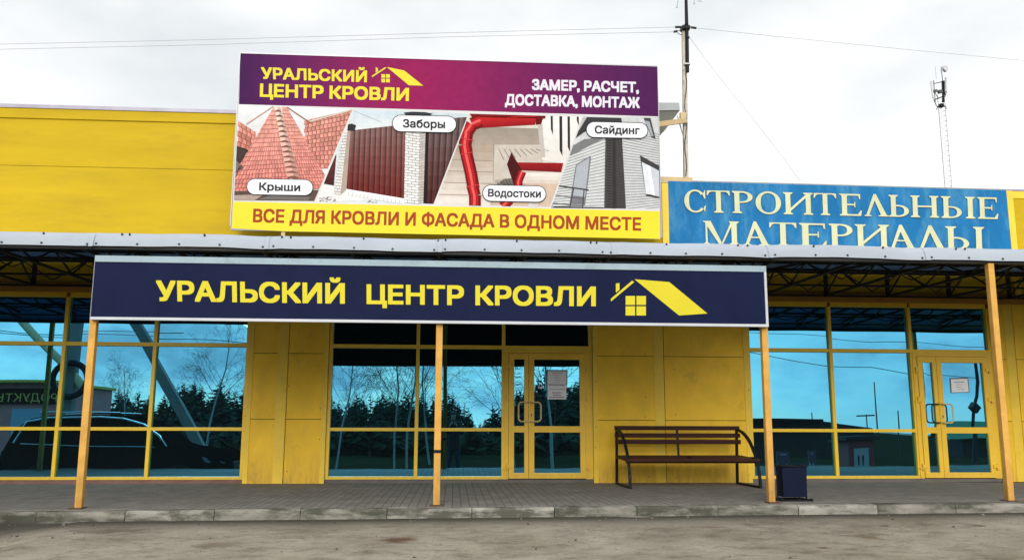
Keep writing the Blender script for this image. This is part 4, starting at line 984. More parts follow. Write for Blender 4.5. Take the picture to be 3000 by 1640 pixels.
# ================================================================== ROOF POLE, WIRES, EAVE BOX
PY = .35
pole = thing('utility_pole', 'weathered pale pole with black mast pipe standing on the parapet', 'pole', (X(2008, 500, PY), PY, 4.9))
mb = MB(); a, b = P(2009.5, 530, PY), P(2004, 92, PY)
mb.bar(a - Vector((0, 0, .1)), b, .080, .080); mb.build('shaft', m_conc, pole, bevel=.008)
mb = MB(); mb.tube([P(2014, 212, PY - .06), P(2012, 90, PY - .06), P(2009, -40, PY - .06)], [.034, .034, .026], 10); mb.build('mast', m_black, pole)
for px, py in ((2006, 87), (2009, 193)):
    c = P(px, py, PY); mb = MB(); mb.box(c.x - .075, c.x + .075, PY - .11, PY + .05, c.z - .03, c.z + .03) if py < 100 else mb.box(c.x - .055, c.x + .062, PY - .1, PY + .045, c.z - .012, c.z + .012)
    mb.build('clamp', m_black if py < 100 else m_lgrey, pole)
mb = MB(); pts = [P(2012 - 3 + 3 * math.sin(k * 1.3), 215 + k * 25, PY - .06) for k in range(13)]; mb.tube(pts, .008, 5); mb.build('cable', m_black, pole)
mb = MB(); mb.tube([P(1983, 338, PY - .1), P(2007, 420, PY - .06)], .006, 5); mb.tube([P(1986, 340, PY - .1), P(2006, 412, PY - .06)], .006, 5); mb.build('stay_wire', m_grey, pole)
mb = MB()                                              # bracket beams that tie the pole to the billboard
a, b = P(1930, 367, BY + .12), P(2003, 358, PY); mb.bar((BX1 - .1, BY + .15, a.z), (b.x, PY - .07, b.z), .085, .085)
c = P(1999, 346, PY); mb.box(c.x - .06, c.x + .04, PY - .1, PY - .03, c.z - .05, c.z + .07)
mb.build('bracket', m_beige, pole)
mb = MB(); a, b = P(1936, 523, .1), P(2022, 527, .1); mb.box(a.x - .1, b.x, -.045, .3, 4.992, 5.10); mb.box(b.x, b.x + .03, .0, .3, 4.96, 5.06); mb.build('foot_beam', m_beige, pole)
for s_, pts in ((0, [(1978, 80), (1996, 80)]), (0, [(1974, 94), (1984, 92)]), (0, [(2025, 81), (2040, 83)]), (0, [(2013, 108), (2020, 112)])):
    mb = MB(); mb.tube([P(*pts[0], PY - .1), P(*pts[1], PY - .1)], .022, 7); mb.build('insulator', m_insul, pole)
mb = MB(); mb.tube([P(1996, 80, PY - .1), P(2006, 72, PY - .1), P(2012, 70, PY - .1), P(2025, 81, PY - .1)], .006, 5); mb.tube([P(1984, 92, PY - .1), P(2000, 88, PY - .1)], .006, 5); mb.tube([P(1984, 96, PY - .1), P(1992, 102, PY - .1), P(2000, 103, PY - .1)], .006, 5); mb.build('jumper_wire', m_black, pole)
ant = thing('roof_antenna', 'thin rod antenna at the top of the black mast', 'antenna', tuple(P(2009, -40, PY)))
mb = MB(); c = P(2010, -22, PY - .1)
mb.bar(P(1975, -24, PY - .1), P(2052, -20, PY - .1), .012)
for a, b in (((1992, -24), (1982, 24)), ((1990, -24), (1984, 20)), ((2030, -20), (2035, 12)), ((2040, -18), (2045, 4)), ((2044, -18), (2052, 2)), ((2028, -20), (2028, -60)), ((1992, -24), (1996, -60))): mb.tube([P(*a, PY - .1), P(*b, PY - .1)], .006, 5)
for a, b in (((1980, 22), (1987, 24)), ((2030, 12), (2037, 13)), ((2046, 4), (2056, 5))): mb.tube([P(*a, PY - .1), P(*b, PY - .1)], .005, 5)
mb.build('rods', m_grey, ant)
def wire(pts, ys, r, label):
    r = r * .8
    n = 24; path = []
    for k in range(n + 1):
        t = k / n * (len(pts) - 1); i = min(int(t), len(pts) - 2); u = t - i
        p = lerp(pts[i], pts[i + 1], u); path.append(P(p[0], p[1] , ys[0] + (ys[1] - ys[0]) * k / n))
    m = MB(); m.tube(path, r, 5); o = m.build('overhead_wire', mat('pale wire', (.42, .43, .45), .6), None, base=tuple(path[0])); tag(o, label, 'wire', 'overhead wires at the roof pole')
wire([(1978, 80), (1300, 97), (600, 117), (0, 130), (-500, 136)], (PY - .1, 3), .0055, 'upper of two thin wires running left across the sky')
wire([(1974, 94), (1300, 109), (600, 132), (0, 145), (-500, 152)], (PY - .1, 3), .0055, 'lower of two thin wires running left across the sky')
wire([(2040, 83), (2300, 110), (2700, 150), (3000, 178), (3300, 204)], (PY - .1, 4), .0055, 'single wire running right from the pole above the cell tower')
wire([(2022, 113), (2100, 218), (2190, 328), (2270, 430), (2345, 532)], (PY - .1, 6), .0040, 'fine stay wire slanting down right to the blue banner')

ev = thing('metal_hood', 'grey metal hood jutting out behind the billboard right edge', 'hood', (BX1 + .1, .5, 5.5))
a, b, c, d = P(1925, 303, .3), P(1990, 301, .3), P(1992, 323, .3), P(1925, 328, .3)
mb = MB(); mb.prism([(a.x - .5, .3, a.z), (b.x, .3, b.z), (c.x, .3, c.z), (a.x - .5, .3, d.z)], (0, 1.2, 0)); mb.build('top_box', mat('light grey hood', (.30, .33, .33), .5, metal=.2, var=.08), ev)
e_ = P(1932, 398, .3)
mb = MB(); mb.add([(a.x - .5, .32, d.z), (c.x - .01, .32, c.z), (c.x - .01, 1.4, c.z), (a.x - .5, 1.4, d.z), (e_.x - .5, .5, e_.z - .6), (e_.x, .5, e_.z), (e_.x, 1.2, e_.z), (e_.x - .5, 1.2, e_.z - .6)],
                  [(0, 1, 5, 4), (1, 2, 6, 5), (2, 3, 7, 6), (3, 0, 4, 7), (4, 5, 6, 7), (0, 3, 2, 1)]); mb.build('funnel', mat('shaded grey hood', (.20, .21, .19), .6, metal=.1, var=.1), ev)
mb = MB(); mb.box(e_.x - .5, e_.x - .1, .55, 1.15, 4.7, e_.z - .3); mb.build('duct', m_grey, ev)

# ================================================================== CELL TOWER in the distance
TY = 120.0
tw = thing('cell_tower', 'slender lattice phone mast with dish and panel antennas behind the banner', 'tower', (X(2790, 900, TY), TY, gz(20, 150)))
TX = P(2777, 545, TY).x; zt = P(2757, 320, TY).z
sc_ = (TY + CAM_D) / FPX                               # metres per photo pixel out there
lean = 0
legs = [(TX - 10 * sc_, TY), (TX + 9 * sc_, TY - .3), (TX + 1 * sc_, TY + 1.0)]
mb = MB()
for x, y in legs: mb.tube([(x, y, gz(20, 150)), (x, y, zt + 2.5)], .045, 5)
z = 2.0
while z < zt:
    for i in range(3):
        a, b = legs[i], legs[(i + 1) % 3]; mb.tube([(a[0], a[1], z), (b[0], b[1], z + .9)], .016, 4); mb.tube([(a[0], a[1], z + .9), (b[0], b[1], z + .9)], .016, 4)
    z += .9
mb.build('lattice', m_grey, tw)
def T(px, py, dy=0): return P(px, py, TY + dy)
mb = MB(); mb.tube([T(2764, 260), T(2757, 196)], .06, 6); mb.tube([T(2743, 232), T(2740, 195)], .02, 4); mb.build('spike', m_black, tw)
mb = MB(); c = T(2771, 200, -.6); n = 20
ring = [Vector((c.x + 10.5 * sc_ * math.cos(2 * PI * k / n), c.y + .25 * math.cos(2 * PI * k / n), c.z + 10 * sc_ * math.sin(2 * PI * k / n))) for k in range(n)]
mb.prism(ring, (0, .5, 0)); mb.tube([(c.x - .5, c.y + .3, c.z), (c.x - .75, c.y + .6, c.z - .3)], .06, 5); mb.build('dish', m_lgrey, tw)
for (x0, y0), (x1, y1), w in (((2771.5, 227), (2771.5, 270), 8), ((2728, 238), (2733.5, 288), 4.5)):
    mb = MB(); mb.bar(T(x1, y1, -.8), T(x0, y0, -.8), w * sc_, .25); mb.build('panel_antenna', m_lgrey, tw, bevel=.05)
mb = MB()
mb.bar(T(2763, 238), T(2765, 285), .40); mb.bar(T(2766, 262), T(2763, 300), .34)
mb.bar(T(2735, 236), T(2740, 300), .09); mb.bar(T(2735, 246), T(2760, 240), .11); mb.bar(T(2739, 292), T(2764, 283), .16); mb.bar(T(2768, 284), T(2773, 271), .08); mb.bar(T(2738, 270), T(2750, 290), .08)
mb.build('antenna_bracket', m_black, tw)
mb = MB(); mb.bar(T(2749, 270, -.4), T(2759, 268, -.4), .55); mb.bar(T(2735, 268, -.4), T(2745, 266, -.4), .42); mb.build('radio_unit', mat('dark radio unit', (.08, .08, .085), .6), tw)
mb = MB(); mb.box(T(2753, 310).x, T(2763, 310).x, TY - .3, TY + .5, T(2757, 314).z, T(2757, 305).z)
for pts in ([(2757, 310), (2747, 313), (2744, 322)], [(2759, 306), (2770, 312), (2773, 320)], [(2757, 305), (2745, 314)], [(2760, 313), (2770, 313)], [(2735, 290), (2744, 312)]): mb.tube([T(*p) for p in pts], .07, 5)
mb.build('platform', m_black, tw)

# ================================================================== BENCH
bx0, bx1 = X(1808, 1300, -.7), X(2168, 1300, -.5)
BYR, BYF = -.42, -1.45
bench = thing('park_bench', 'dark red slatted bench with curved black side frames against the wall', 'bench', ((bx0 + bx1) / 2, -.95, pz(3.4, -.95)))
def side_frame(x):
    f = MB(); zr, zf = pz(x, BYR), pz(x, BYF); w = .042
    top = .80
    f.bar((x, BYR, zr), (x, BYR - .05, top), w)                                                  # rear upright
    arcp = [(x, BYR - .05, top)] + [(x, BYR - .05 - (BYR - .05 - BYF) * math.sin(t) ** 1.0, top * math.cos(t) * (1 - .0) + zf * (1 - math.cos(t))) for t in [PI / 2 * k / 12 for k in range(1, 13)]]
    for a, b in zip(arcp, arcp[1:]): f.bar(a, b, w)
    f.bar((x, BYR, zr + .02), (x, BYF, zf + .02), w, .03)                                       # foot rail
    f.bar((x, BYR - .06, .36), (x, -1.32, .40), .035)                                           # seat bearer
    return f.build('side_frame', m_black, bench, bevel=.006)
side_frame(bx0 + .04); side_frame(bx1 - .04)
mb = MB(); xm = (bx0 + bx1) / 2; mb.bar((xm, BYR - .12, .36), (xm, BYR - .05, .86), .03); mb.bar((xm, BYR - .1, .36), (xm, -1.28, .40), .03); mb.build('centre_brace', m_black, bench)
mb = MB()
for py0, py1, yy in ((1247, 1259.5, BYR - .075), (1268.5, 1281, BYR - .095), (1287, 1300, BYR - .115)):
    za, zb = Z(1990, py1, yy), Z(1990, py0, yy); mb.box(bx0, bx1, yy - .016, yy + .016, za, zb)
mb.build('backrest', m_wood, bench, bevel=.005)
mb = MB()
zs_ = Z(2000, 1341, -1.3)
for k in range(6): y = BYR - .16 - k * .148; mb.box(bx0 + .005, bx1 - .005, y - .062, y + .062, zs_ - .035 + k * -.003, zs_ + .005 + k * -.003)
mb.box(bx0 + .005, bx1 - .005, -1.335, -1.30, zs_ - .075, zs_ - .012)
mb.build('seat', m_wood, bench, bevel=.006)

# ================================================================== LITTER BIN
bin_ = thing('litter_bin', 'small navy litter bin on a black tube stand beside the orange post', 'bin', (4.12, -3.62, pz(4.1, -3.6)))
x0, x1 = X(2293, 1420, -3.72), X(2366, 1420, -3.72); zb = pz(4.1, -3.6); zt_ = Z(2340, 1366, -3.72)
mb = MB(); y0, y1 = -3.72, -3.50
o_ = [(x0 + .012, y0 + .01, zb + .05), (x1 - .008, y0 + .01, zb + .05), (x1 - .008, y1 - .01, zb + .05), (x0 + .012, y1 - .01, zb + .05)]
t_ = [(x0, y0, zt_), (x1, y0, zt_), (x1, y1, zt_), (x0, y1, zt_)]; i_ = [(x0 + .01, y0 + .01, zt_), (x1 - .01, y0 + .01, zt_), (x1 - .01, y1 - .01, zt_), (x0 + .01, y1 - .01, zt_)]
f_ = [(x0 + .02, y0 + .02, zb + .07), (x1 - .02, y0 + .02, zb + .07), (x1 - .02, y1 - .02, zb + .07), (x0 + .02, y1 - .02, zb + .07)]
mb.add(o_ + t_ + i_ + f_, [(3, 2, 1, 0)] + [(k, (k + 1) % 4, 4 + (k + 1) % 4, 4 + k) for k in range(4)] + [(4 + k, 4 + (k + 1) % 4, 8 + (k + 1) % 4, 8 + k) for k in range(4)] + [(8 + k, 8 + (k + 1) % 4, 12 + (k + 1) % 4, 12 + k) for k in range(4)] + [(12, 13, 14, 15)])
mb.build('bucket', m_bin, bin_, bevel=.004)
mb = MB(); mb.tube([(x0 - .004, y0 - .004, zt_), (x1 + .004, y0 - .004, zt_), (x1 + .004, y1 + .004, zt_), (x0 - .004, y1 + .004, zt_)], .009, 8, closed=True); mb.build('rim', m_black, bin_)
mb = MB()
for y in (y0 - .01, y1 + .01):
    mb.tube([(x0 - .03, y, zb + .012), (x1 + .03, y, zb + .012)], .011, 8)
for x in (x0 - .025, x1 + .025):
    mb.tube([(x, y0 - .03, zb + .012), (x, y1 + .03, zb + .012)], .011, 8); mb.tube([(x, (y0 + y1) / 2, zb + .012), (x, (y0 + y1) / 2, zt_ - .06)], .011, 8); mb.tube([(x, (y0 + y1) / 2, zt_ - .06), ((x0 if x < 4.1 else x1), (y0 + y1) / 2, zt_ - .06)], .010, 8)
for y in (y0 + .04, y1 - .04): mb.tube([(x1 - .09, y, zb + .012), (x1 - .09, y, zb + .06)], .010, 8)
mb.build('stand', m_black, bin_)
for x in (x0 - .025, x1 + .025):
    mb = MB(); mb.tube([(x, y0 - .045, zb + .02), (x, y0 - .015, zb + .02)], .02, 10); mb.build('foot', m_black, bin_)

# ================================================================== NOTICES ON THE DOORS
def notice(quad, label, lines, y=-.026, frame=None):
    p = [P(a, b, y) for a, b in quad]; c = sum(p, Vector()) / 4
    t = thing('paper_notice', label, 'notice', tuple(c), 'paper notices on the shop doors')
    m = MB(); m.poly(p[::-1]); m.poly([v + Vector((0, .001, 0)) for v in p]); m.build('sheet', m_paper, t, fixn=False)
    m = MB()
    for u0, u1, v, h in lines:
        x = u0; rr = random.Random(int(v * 1000))
        while x < u1:
            x2 = min(u1, x + rr.uniform(.03, .10)); m.poly([P(*bil(quad, a, b), y - .001) for a, b in ((x, v), (x, v + h), (x2, v + h), (x2, v))]); x = x2 + .015
    m.build('print', m_ink, t, fixn=False)
    if frame:
        m = MB(); g = [bil(quad, a, b) for a, b in ((-.06, -.09), (1.05, -.09), (1.05, 1.05), (-.06, 1.05))]; m.poly([P(a, b, y + .002) for a, b in g][::-1]); m.build('plastic_sleeve', mat('grey sleeve', (.10, .11, .13), .4), t, fixn=False)
notice(Q(d1, (526, 276), (704, 278), (702, 402), (524, 400)), 'upper printed sheet taped inside the door beside the bench', [(.25, .75, .13, .035), (.4, .6, .3, .02), (.35, .65, .42, .02), (.4, .6, .54, .02), (.35, .66, .66, .02), (.32, .64, .85, .025)], frame=True)
notice(Q(d1, (526, 404), (702, 406), (700, 542), (526, 540)), 'lower printed sheet with bold lines on the door beside the bench', [(.08, .9, .02, .03), (.15, .86, .28, .03), (.25, .70, .52, .055), (.28, .72, .67, .055), (.10, .90, .83, .06)])
d2 = reg(2640, 1000, .3125, .3182)
notice([d2(x, y) for x, y in ((466, 346), (622, 342), (634, 462), (474, 468))], 'single white sheet taped inside the far right door', [(.2, .8, .22, .05), (.3, .7, .42, .03), (.3, .6, .6, .03), (.35, .75, .78, .03)], frame=True)
st_ = thing('triangle_sticker', 'small white triangle sticker with a black dot on the door glass', 'sticker', tuple(P(*d1(460, 415), -.026)))
mb = MB(); mb.poly([P(*d1(*p), -.026) for p in ((461, 390), (434, 438), (488, 438))]); mb.build('sheet', m_wletter, st_, fixn=False)
mb = MB(); c = d1(461, 414); mb.poly([P(c[0] + 3.2 * math.cos(2 * PI * k / 12), c[1] - 3.2 * math.sin(2 * PI * k / 12), -.0275) for k in range(12)]); mb.build('emblem', m_blk, st_, fixn=False)

# ================================================================== BEHIND THE CAMERA: what the mirrored windows show
SH = 45                                                # the panes lean out a touch, which lowers their picture by this much
def V(px, py, k):                                      # mirrored photo point -> real point k metres in front of the facade
    p = P(px, py - SH * k / (k + CAM_D), k); return Vector((p.x, -k, p.z))
# --- parked SUV, left of the picture
CX, CY = -9.66, -5.75; CZ = gz(-7.2, -5.75)
car = thing('parked_suv', 'black sport utility car with chrome window line reflected in the left window', 'car', (CX + 2.45, CY, CZ))
up = [(0.0, .62, .92), (.06, .95, 1.0), (.25, 1.08, 1.42), (.5, 1.10, 1.62), (.9, 1.09, 1.70), (1.4, 1.08, 1.73), (2.0, 1.07, 1.735), (2.5, 1.06, 1.70), (2.95, 1.05, 1.58), (3.35, 1.04, 1.34), (3.62, 1.03, 1.14), (3.8, 1.01, 1.09), (4.2, .97, 1.04), (4.6, .90, .96), (4.8, .80, .86), (4.90, .66, .72)]
def hw(x):
    e = min(x, 4.9 - x); return .955 - .16 * max(0, 1 - e / .7) ** 2
def section(x, zb, zt):
    w = hw(x); tall = max(0, min(1, (zt - zb) / .6)); wt = w - .06 - .19 * tall; zl = .30 if .3 < x < 4.7 else .42
    return [(-w + .07, zl), (-w, .52), (-w, zb - .12), (-w + .03, zb), (-wt, zt - .035), (-wt + .12, zt), (wt - .12, zt), (wt, zt - .035), (w - .03, zb), (w, zb - .12), (w, .52), (w - .07, zl)]
body, gls = MB(), MB()
secs = [[(CX + x, CY + y, CZ + z) for y, z in section(x, zb, zt)] for x, zb, zt in up]
for i in range(len(secs) - 1):
    x = (up[i][0] + up[i + 1][0]) / 2
    for q in range(11):
        f4 = [secs[i][q], secs[i][q + 1], secs[i + 1][q + 1], secs[i + 1][q]]
        isg = (q in (3, 7) and .5 < x < 3.4) or (q in (3, 4, 5, 6, 7) and (2.75 < x < 3.6))
        (gls if isg else body).add(f4, [(0, 1, 2, 3)], smooth=True)
    body.add([secs[i][0], secs[i][11], secs[i + 1][11], secs[i + 1][0]], [(0, 1, 2, 3)])
body.poly(secs[0]); body.poly(secs[-1])
for mbx in (body, gls):                                # weld so that the paint shades smoothly
    pass
def weld(o):
    bm = bmesh.new(); bm.from_mesh(o.data); bmesh.ops.remove_doubles(bm, verts=bm.verts, dist=.002); bmesh.ops.recalc_face_normals(bm, faces=bm.faces); bm.to_mesh(o.data); bm.free()
weld(body.build('body', m_car, car)); weld(gls.build('window', m_carglass, car))
for s_ in (-1, 1):
    mb = MB(); ln = [(x, s_ * (hw(x) - .005), zb + .01) for x, zb, zt in up if .5 <= x <= 3.4]; hi_ = [(x, s_ * (hw(x) - .06 - .19 * max(0, min(1, (zt - zb) / .6)) + .012), zt - .06) for x, zb, zt in up if .5 <= x <= 3.4]
    mb.tube([(CX + x, CY + y, CZ + z) for x, y, z in [(.36, s_ * .93, 1.12)] + hi_[:] + [(3.55, s_ * .92, 1.06)]], .026, 6); mb.tube([(CX + x, CY + y, CZ + z) for x, y, z in ln], .012, 6)
    mb.tube([(CX + .9, CY + s_ * .965, CZ + .40), (CX + 3.9, CY + s_ * .965, CZ + .40)], .022, 6); mb.build('chrome_trim', m_chrome, car)
    mb = MB(); mb.tube([(CX + .7, CY + s_ * .62, CZ + 1.76), (CX + 1.5, CY + s_ * .62, CZ + 1.79), (CX + 2.4, CY + s_ * .62, CZ + 1.77)], .016, 6); mb.build('roof_rail', m_chrome, car)
    mb = MB(); mb.prism([(CX + 4.32, CY + s_ * .90, CZ + .86), (CX + 4.78, CY + s_ * .80, CZ + .74), (CX + 4.80, CY + s_ * .78, CZ + .68), (CX + 4.40, CY + s_ * .90, CZ + .74)], (0, s_ * .045, .0)); mb.build('headlight', m_lamp, car)
    mb = MB(); mb.box(CX + 3.28, CX + 3.46, CY + s_ * .98 - .10, CY + s_ * .98 + .10, CZ + 1.07, CZ + 1.20); mb.build('side_mirror', m_car, car, bevel=.03)
    for xx in (.95, 3.88):
        wh = MB(); n = 24
        for (r0, r1, w0) in ((.36, .24, .12),):
            prof_ = [(r1, -w0), (r0 - .03, -w0), (r0, -w0 + .04), (r0, w0 - .04), (r0 - .03, w0), (r1, w0)]; vs = []
            for k in range(n):
                a = 2 * PI * k / n
                for r_, yo in prof_: vs.append((CX + xx + r_ * math.cos(a), CY + s_ * .84 + yo, CZ + .36 + r_ * math.sin(a)))
            k6 = len(prof_); wh.add(vs, [(k * k6 + q, k * k6 + (q + 1) % k6, ((k + 1) % n) * k6 + (q + 1) % k6, ((k + 1) % n) * k6 + q) for k in range(n) for q in range(k6)], smooth=True)
        wo_ = wh.build('wheel', m_tyre, car)
        rm = MB(); rm.tube([(CX + xx, CY + s_ * .80, CZ + .36), (CX + xx, CY + s_ * .955, CZ + .36)], .06, 12)
        for k in range(10):
            a = 2 * PI * k / 10; rm.bar((CX + xx + .05 * math.cos(a), CY + s_ * .945, CZ + .36 + .05 * math.sin(a)), (CX + xx + .235 * math.cos(a), CY + s_ * .935, CZ + .36 + .235 * math.sin(a)), .035)
        rm.build('rim', m_rim, wo_)
mb = MB(); mb.box(CX + 4.86, CX + 4.915, CY - .55, CY + .55, CZ + .50, CZ + .74); mb.m = 1
for k in range(4): mb.box(CX + 4.90, CX + 4.925, CY - .56, CY + .56, CZ + .52 + k * .06, CZ + .535 + k * .06)
mb.build('grille', [m_blk, m_chrome], car)

# --- the photographer, mirrored in the middle window
def skin_figure():
    gy = -14.22; gz0 = gz(0, gy); J = {}; R = {}; PS = (CAM_H - gz0) / 1.425
    def j(n, x, y, z, r): J[n] = (x * 1.05, gy + y, gz0 + z * PS); R[n] = r * 1.05
    j('pelvis', 0, 0, .92, .165); j('waist', 0, .0, 1.08, .155); j('chest', 0, .01, 1.30, .17); j('neck0', 0, .0, 1.45, .075); j('neck', 0, .02, 1.51, .058); j('head', 0, .04, 1.60, .092); j('crown', 0, .03, 1.69, .075)
    for s_, t in ((-1, 'l'), (1, 'r')):
        j('hip' + t, s_ * .09, 0, .84, .125); j('knee' + t, s_ * .12, .02, .47, .082); j('ank' + t, s_ * .15, -.01, .09, .05); j('toe' + t, s_ * .17, .17, .04, .042)
        j('sh' + t, s_ * .19, 0, 1.40, .085); j('el' + t, s_ * .25, .12, 1.14, .06); j('wr' + t, s_ * .09, .30, 1.36, .034); j('palm' + t, s_ * .055, .335, 1.40, .026)
        for q in range(4):
            z = 1.44 - q * .022; j('f%d' % q + t, s_ * .045, .372, z, .010); j('g%d' % q + t, s_ * .015, .392, z + .002, .008)
        j('t' + t, s_ * .035, .325, 1.435, .011); j('u' + t, s_ * .012, .325, 1.452, .009)
    E_ = [('pelvis', 'waist'), ('waist', 'chest'), ('chest', 'neck0'), ('neck0', 'neck'), ('neck', 'head'), ('head', 'crown')]
    for t in 'lr':
        E_ += [('pelvis', 'hip' + t), ('hip' + t, 'knee' + t), ('knee' + t, 'ank' + t), ('ank' + t, 'toe' + t), ('chest', 'sh' + t), ('sh' + t, 'el' + t), ('el' + t, 'wr' + t), ('wr' + t, 'palm' + t), ('palm' + t, 't' + t), ('t' + t, 'u' + t)]
        for q in range(4): E_ += [('palm' + t, 'f%d' % q + t), ('f%d' % q + t, 'g%d' % q + t)]
    names = list(J); me = bpy.data.meshes.new('p'); me.from_pydata([J[n] for n in names], [(names.index(a), names.index(b)) for a, b in E_], [])
    o = bpy.data.objects.new('p', me); COL.objects.link(o); o.modifiers.new('s', 'SKIN'); sub = o.modifiers.new('u', 'SUBSURF'); sub.levels = 2; sub.render_levels = 2
    for i, n in enumerate(names):
        sv = me.skin_vertices[0].data[i]; sv.radius = (R[n], R[n] * (.72 if n in ('pelvis', 'waist', 'chest') else 1)); sv.use_root = n == 'pelvis'
    bpy.context.view_layer.update(); ev_ = o.evaluated_get(bpy.context.evaluated_depsgraph_get()); m2 = bpy.data.meshes.new_from_object(ev_)
    bpy.data.objects.remove(o)
    per = bpy.data.objects.new('person', m2); COL.objects.link(per); m2.materials.clear()
    for mm in (m_skin, m_coat, m_jeans, m_black): m2.materials.append(mm)
    for p in m2.polygons:
        z = (p.center.z - gz0) / PS; y = p.center.y - gy; p.use_smooth = True
        p.material_index = 3 if z < .1 else 2 if z < .80 else 0 if (z > 1.49 or y > .30) else 1
    off = Vector((0, gy, gz0)); m2.transform(Matrix.Translation(-off)); per.location = off; LOC[per.name] = off
    tag(per, 'person in black coat raising a phone, reflected in the middle window', 'person')
    hm = MB()                                          # hair, coat skirt, nose, eyes
    for k in range(7):
        for q in range(12):
            pass
    def dome(c, r, z0):
        vs = []; n, m = 14, 6
        for i in range(m + 1):
            a = PI / 2 * i / m
            for q in range(n): b = 2 * PI * q / n; vs.append((c[0] + r * math.cos(a) * math.cos(b), c[1] + r * 1.12 * math.cos(a) * math.sin(b), c[2] + z0 + r * 1.05 * math.sin(a)))
        hm.add(vs, [(i * n + q, i * n + (q + 1) % n, (i + 1) * n + (q + 1) % n, (i + 1) * n + q) for i in range(m) for q in range(n)], smooth=True)
    dome((0, gy + .015, gz0 + 1.63 * PS), .106, 0); hm.build('hair', m_hair, per)
    ck = MB(); n = 20; rows = [(1.06, .185, .145), (.90, .20, .155), (.72, .215, .165)]
    vs = [(rx * math.cos(2 * PI * q / n), gy + ry * math.sin(2 * PI * q / n), gz0 + z * PS) for z, rx, ry in rows for q in range(n)]
    ck.add(vs, [(i * n + q, i * n + (q + 1) % n, (i + 1) * n + (q + 1) % n, (i + 1) * n + q) for i in range(2) for q in range(n)], smooth=True); ck.build('coat_skirt', m_coat, per)
    ph = MB(); ph.box(-.078, .078, gy + .355, gy + .363, gz0 + 1.385 * PS, gz0 + 1.385 * PS + .075); o = ph.build('phone', m_black, None, base=(0, gy + .36, gz0 + 1.42 * PS)); tag(o, 'dark phone held in front of the reflected person', 'phone')
skin_figure()

# --- trees
def branch(mbT, mbC, p, d, L, r, depth, rr, droop):
    n = 4; path = [p]; rs = [r]; q = p.copy(); dd = d.copy()
    for k in range(n):
        dd = (dd + Vector((rr.uniform(-.16, .16), rr.uniform(-.16, .16), rr.uniform(-.06, .10) - droop * (depth > 1)))).normalized(); q = q + dd * L / n; path.append(q.copy()); rs.append(r * (1 - .6 * (k + 1) / n))
    (mbT if depth < 1 else mbC).tube(path if depth < 3 else path[::2], rs if depth < 3 else rs[::2], 6 if depth == 0 else 3, cap=False)
    if depth >= 3: return
    kids = (22, 9, 7)[depth]
    for k in range(kids):
        t = rr.uniform(.14 if depth == 0 else .2, 1); i = min(int(t * n), n - 1); c = path[i].lerp(path[i + 1], t * n - i)
        az = rr.uniform(0, 2 * PI); tilt = rr.uniform(.45, .95)
        ax = dd.orthogonal().normalized(); ax.rotate(Matrix.Rotation(az, 3, dd)); nd = (dd * math.cos(tilt) + ax * math.sin(tilt)).normalized()
        branch(mbT, mbC, c, nd, L * rr.uniform(.34, .55) * (1.15 - .5 * t), max(.0042, r * (1 - .6 * t) * .32), depth + 1, rr, droop)
def birch(px, k, H, label, lean=0, droop=.05, seed=1, r=.09):
    p = V(px, 1230, k); x, y = p.x, p.y; z = gz(x, y); rr = random.Random(seed)
    t = thing('bare_birch', label, 'tree', (x, y, z), 'bare birches behind the camera'); a, b = MB(), MB()
    branch(a, b, Vector((x, y, z - .05)), Vector((lean, 0, 1)).normalized(), H, r, 0, rr, droop)
    a.build('trunk', m_birch, t); b.build('crown', m_twig, t)
birch(1158, 20, 6.1, 'bare birch reflected left of the white mullion in the middle window', .10, .06, 3, 0.045)
birch(1196, 22, 7.0, 'pale birch reflected beside the white mullion in the middle window', -.03, .06, 5, 0.051)
birch(1262, 24, 7.0, 'bare birch reflected between mullion and centre post', -.06, .05, 8, 0.051)
birch(990, 19, 5.7, 'bare bush-like tree reflected at the left edge of the middle window', .16, -.02, 13, 0.042)
birch(1500, 18, 6.1, 'bare tree reflected in the narrow door leaf beside the bench', -.08, .05, 17, 0.048)
birch(1622, 15, 6.1, 'white trunked birch reflected in the wide door leaf beside the bench', .02, .05, 21, 0.060)
birch(365, 42, 5.4, 'hazy bare birch reflected near the left orange post', .03, .08, 31, 0.048)
birch(622, 30, 6.2, 'tall drooping birch reflected at the right of the left window', .0, .10, 37, 0.060)
# --- pine wood as one mass, plus single young pines that stand out
def pine(mb, x, y, z, H, rr, w=.36):
    mb.tube([(x, y, z), (x, y, z + H)], [H * .018, .01], 5, cap=False)
    n = int(26 + H * 9)
    for k in range(n):
        t = (k + rr.random()) / n; h = H * (.06 + .94 * t); R_ = H * w * (1 - t) ** .8 * rr.uniform(.6, 1.15) + .05
        a = rr.uniform(0, 2 * PI); d = Vector((math.cos(a), math.sin(a), rr.uniform(.05, .5))).normalized(); q = Vector((x, y, z + h)); s_ = d.cross(Vector((0, 0, 1))).normalized()
        for m in range(3):
            t0 = R_ * rr.uniform(.1, .6); c = q + d * t0; wd = R_ * rr.uniform(.18, .34); l = R_ * rr.uniform(.4, .6)
            mb.add([c - s_ * wd, c + d * l + Vector((0, 0, rr.uniform(-.02, .1) * R_)), c + s_ * wd, c + Vector((0, 0, wd * .8))], [(0, 1, 2), (0, 1, 3), (2, 1, 3)])
rr = random.Random(55); mb = MB()
def treetop(px):
    pts = [(-900, 1150), (0, 1160), (290, 1158), (480, 1165), (560, 1120), (640, 1140), (720, 1150), (975, 1160), (1040, 1172), (1120, 1165), (1215, 1178), (1290, 1180), (1312, 1142), (1345, 1185), (1410, 1218), (1450, 1190), (1500, 1165), (1600, 1120), (1700, 1130), (1800, 1180), (1950, 1200), (2100, 1215), (2215, 1250)]
    for (a, va), (b, vb) in zip(pts, pts[1:]):
        if a <= px < b: return va + (vb - va) * (px - a) / (b - a)
    return 1245
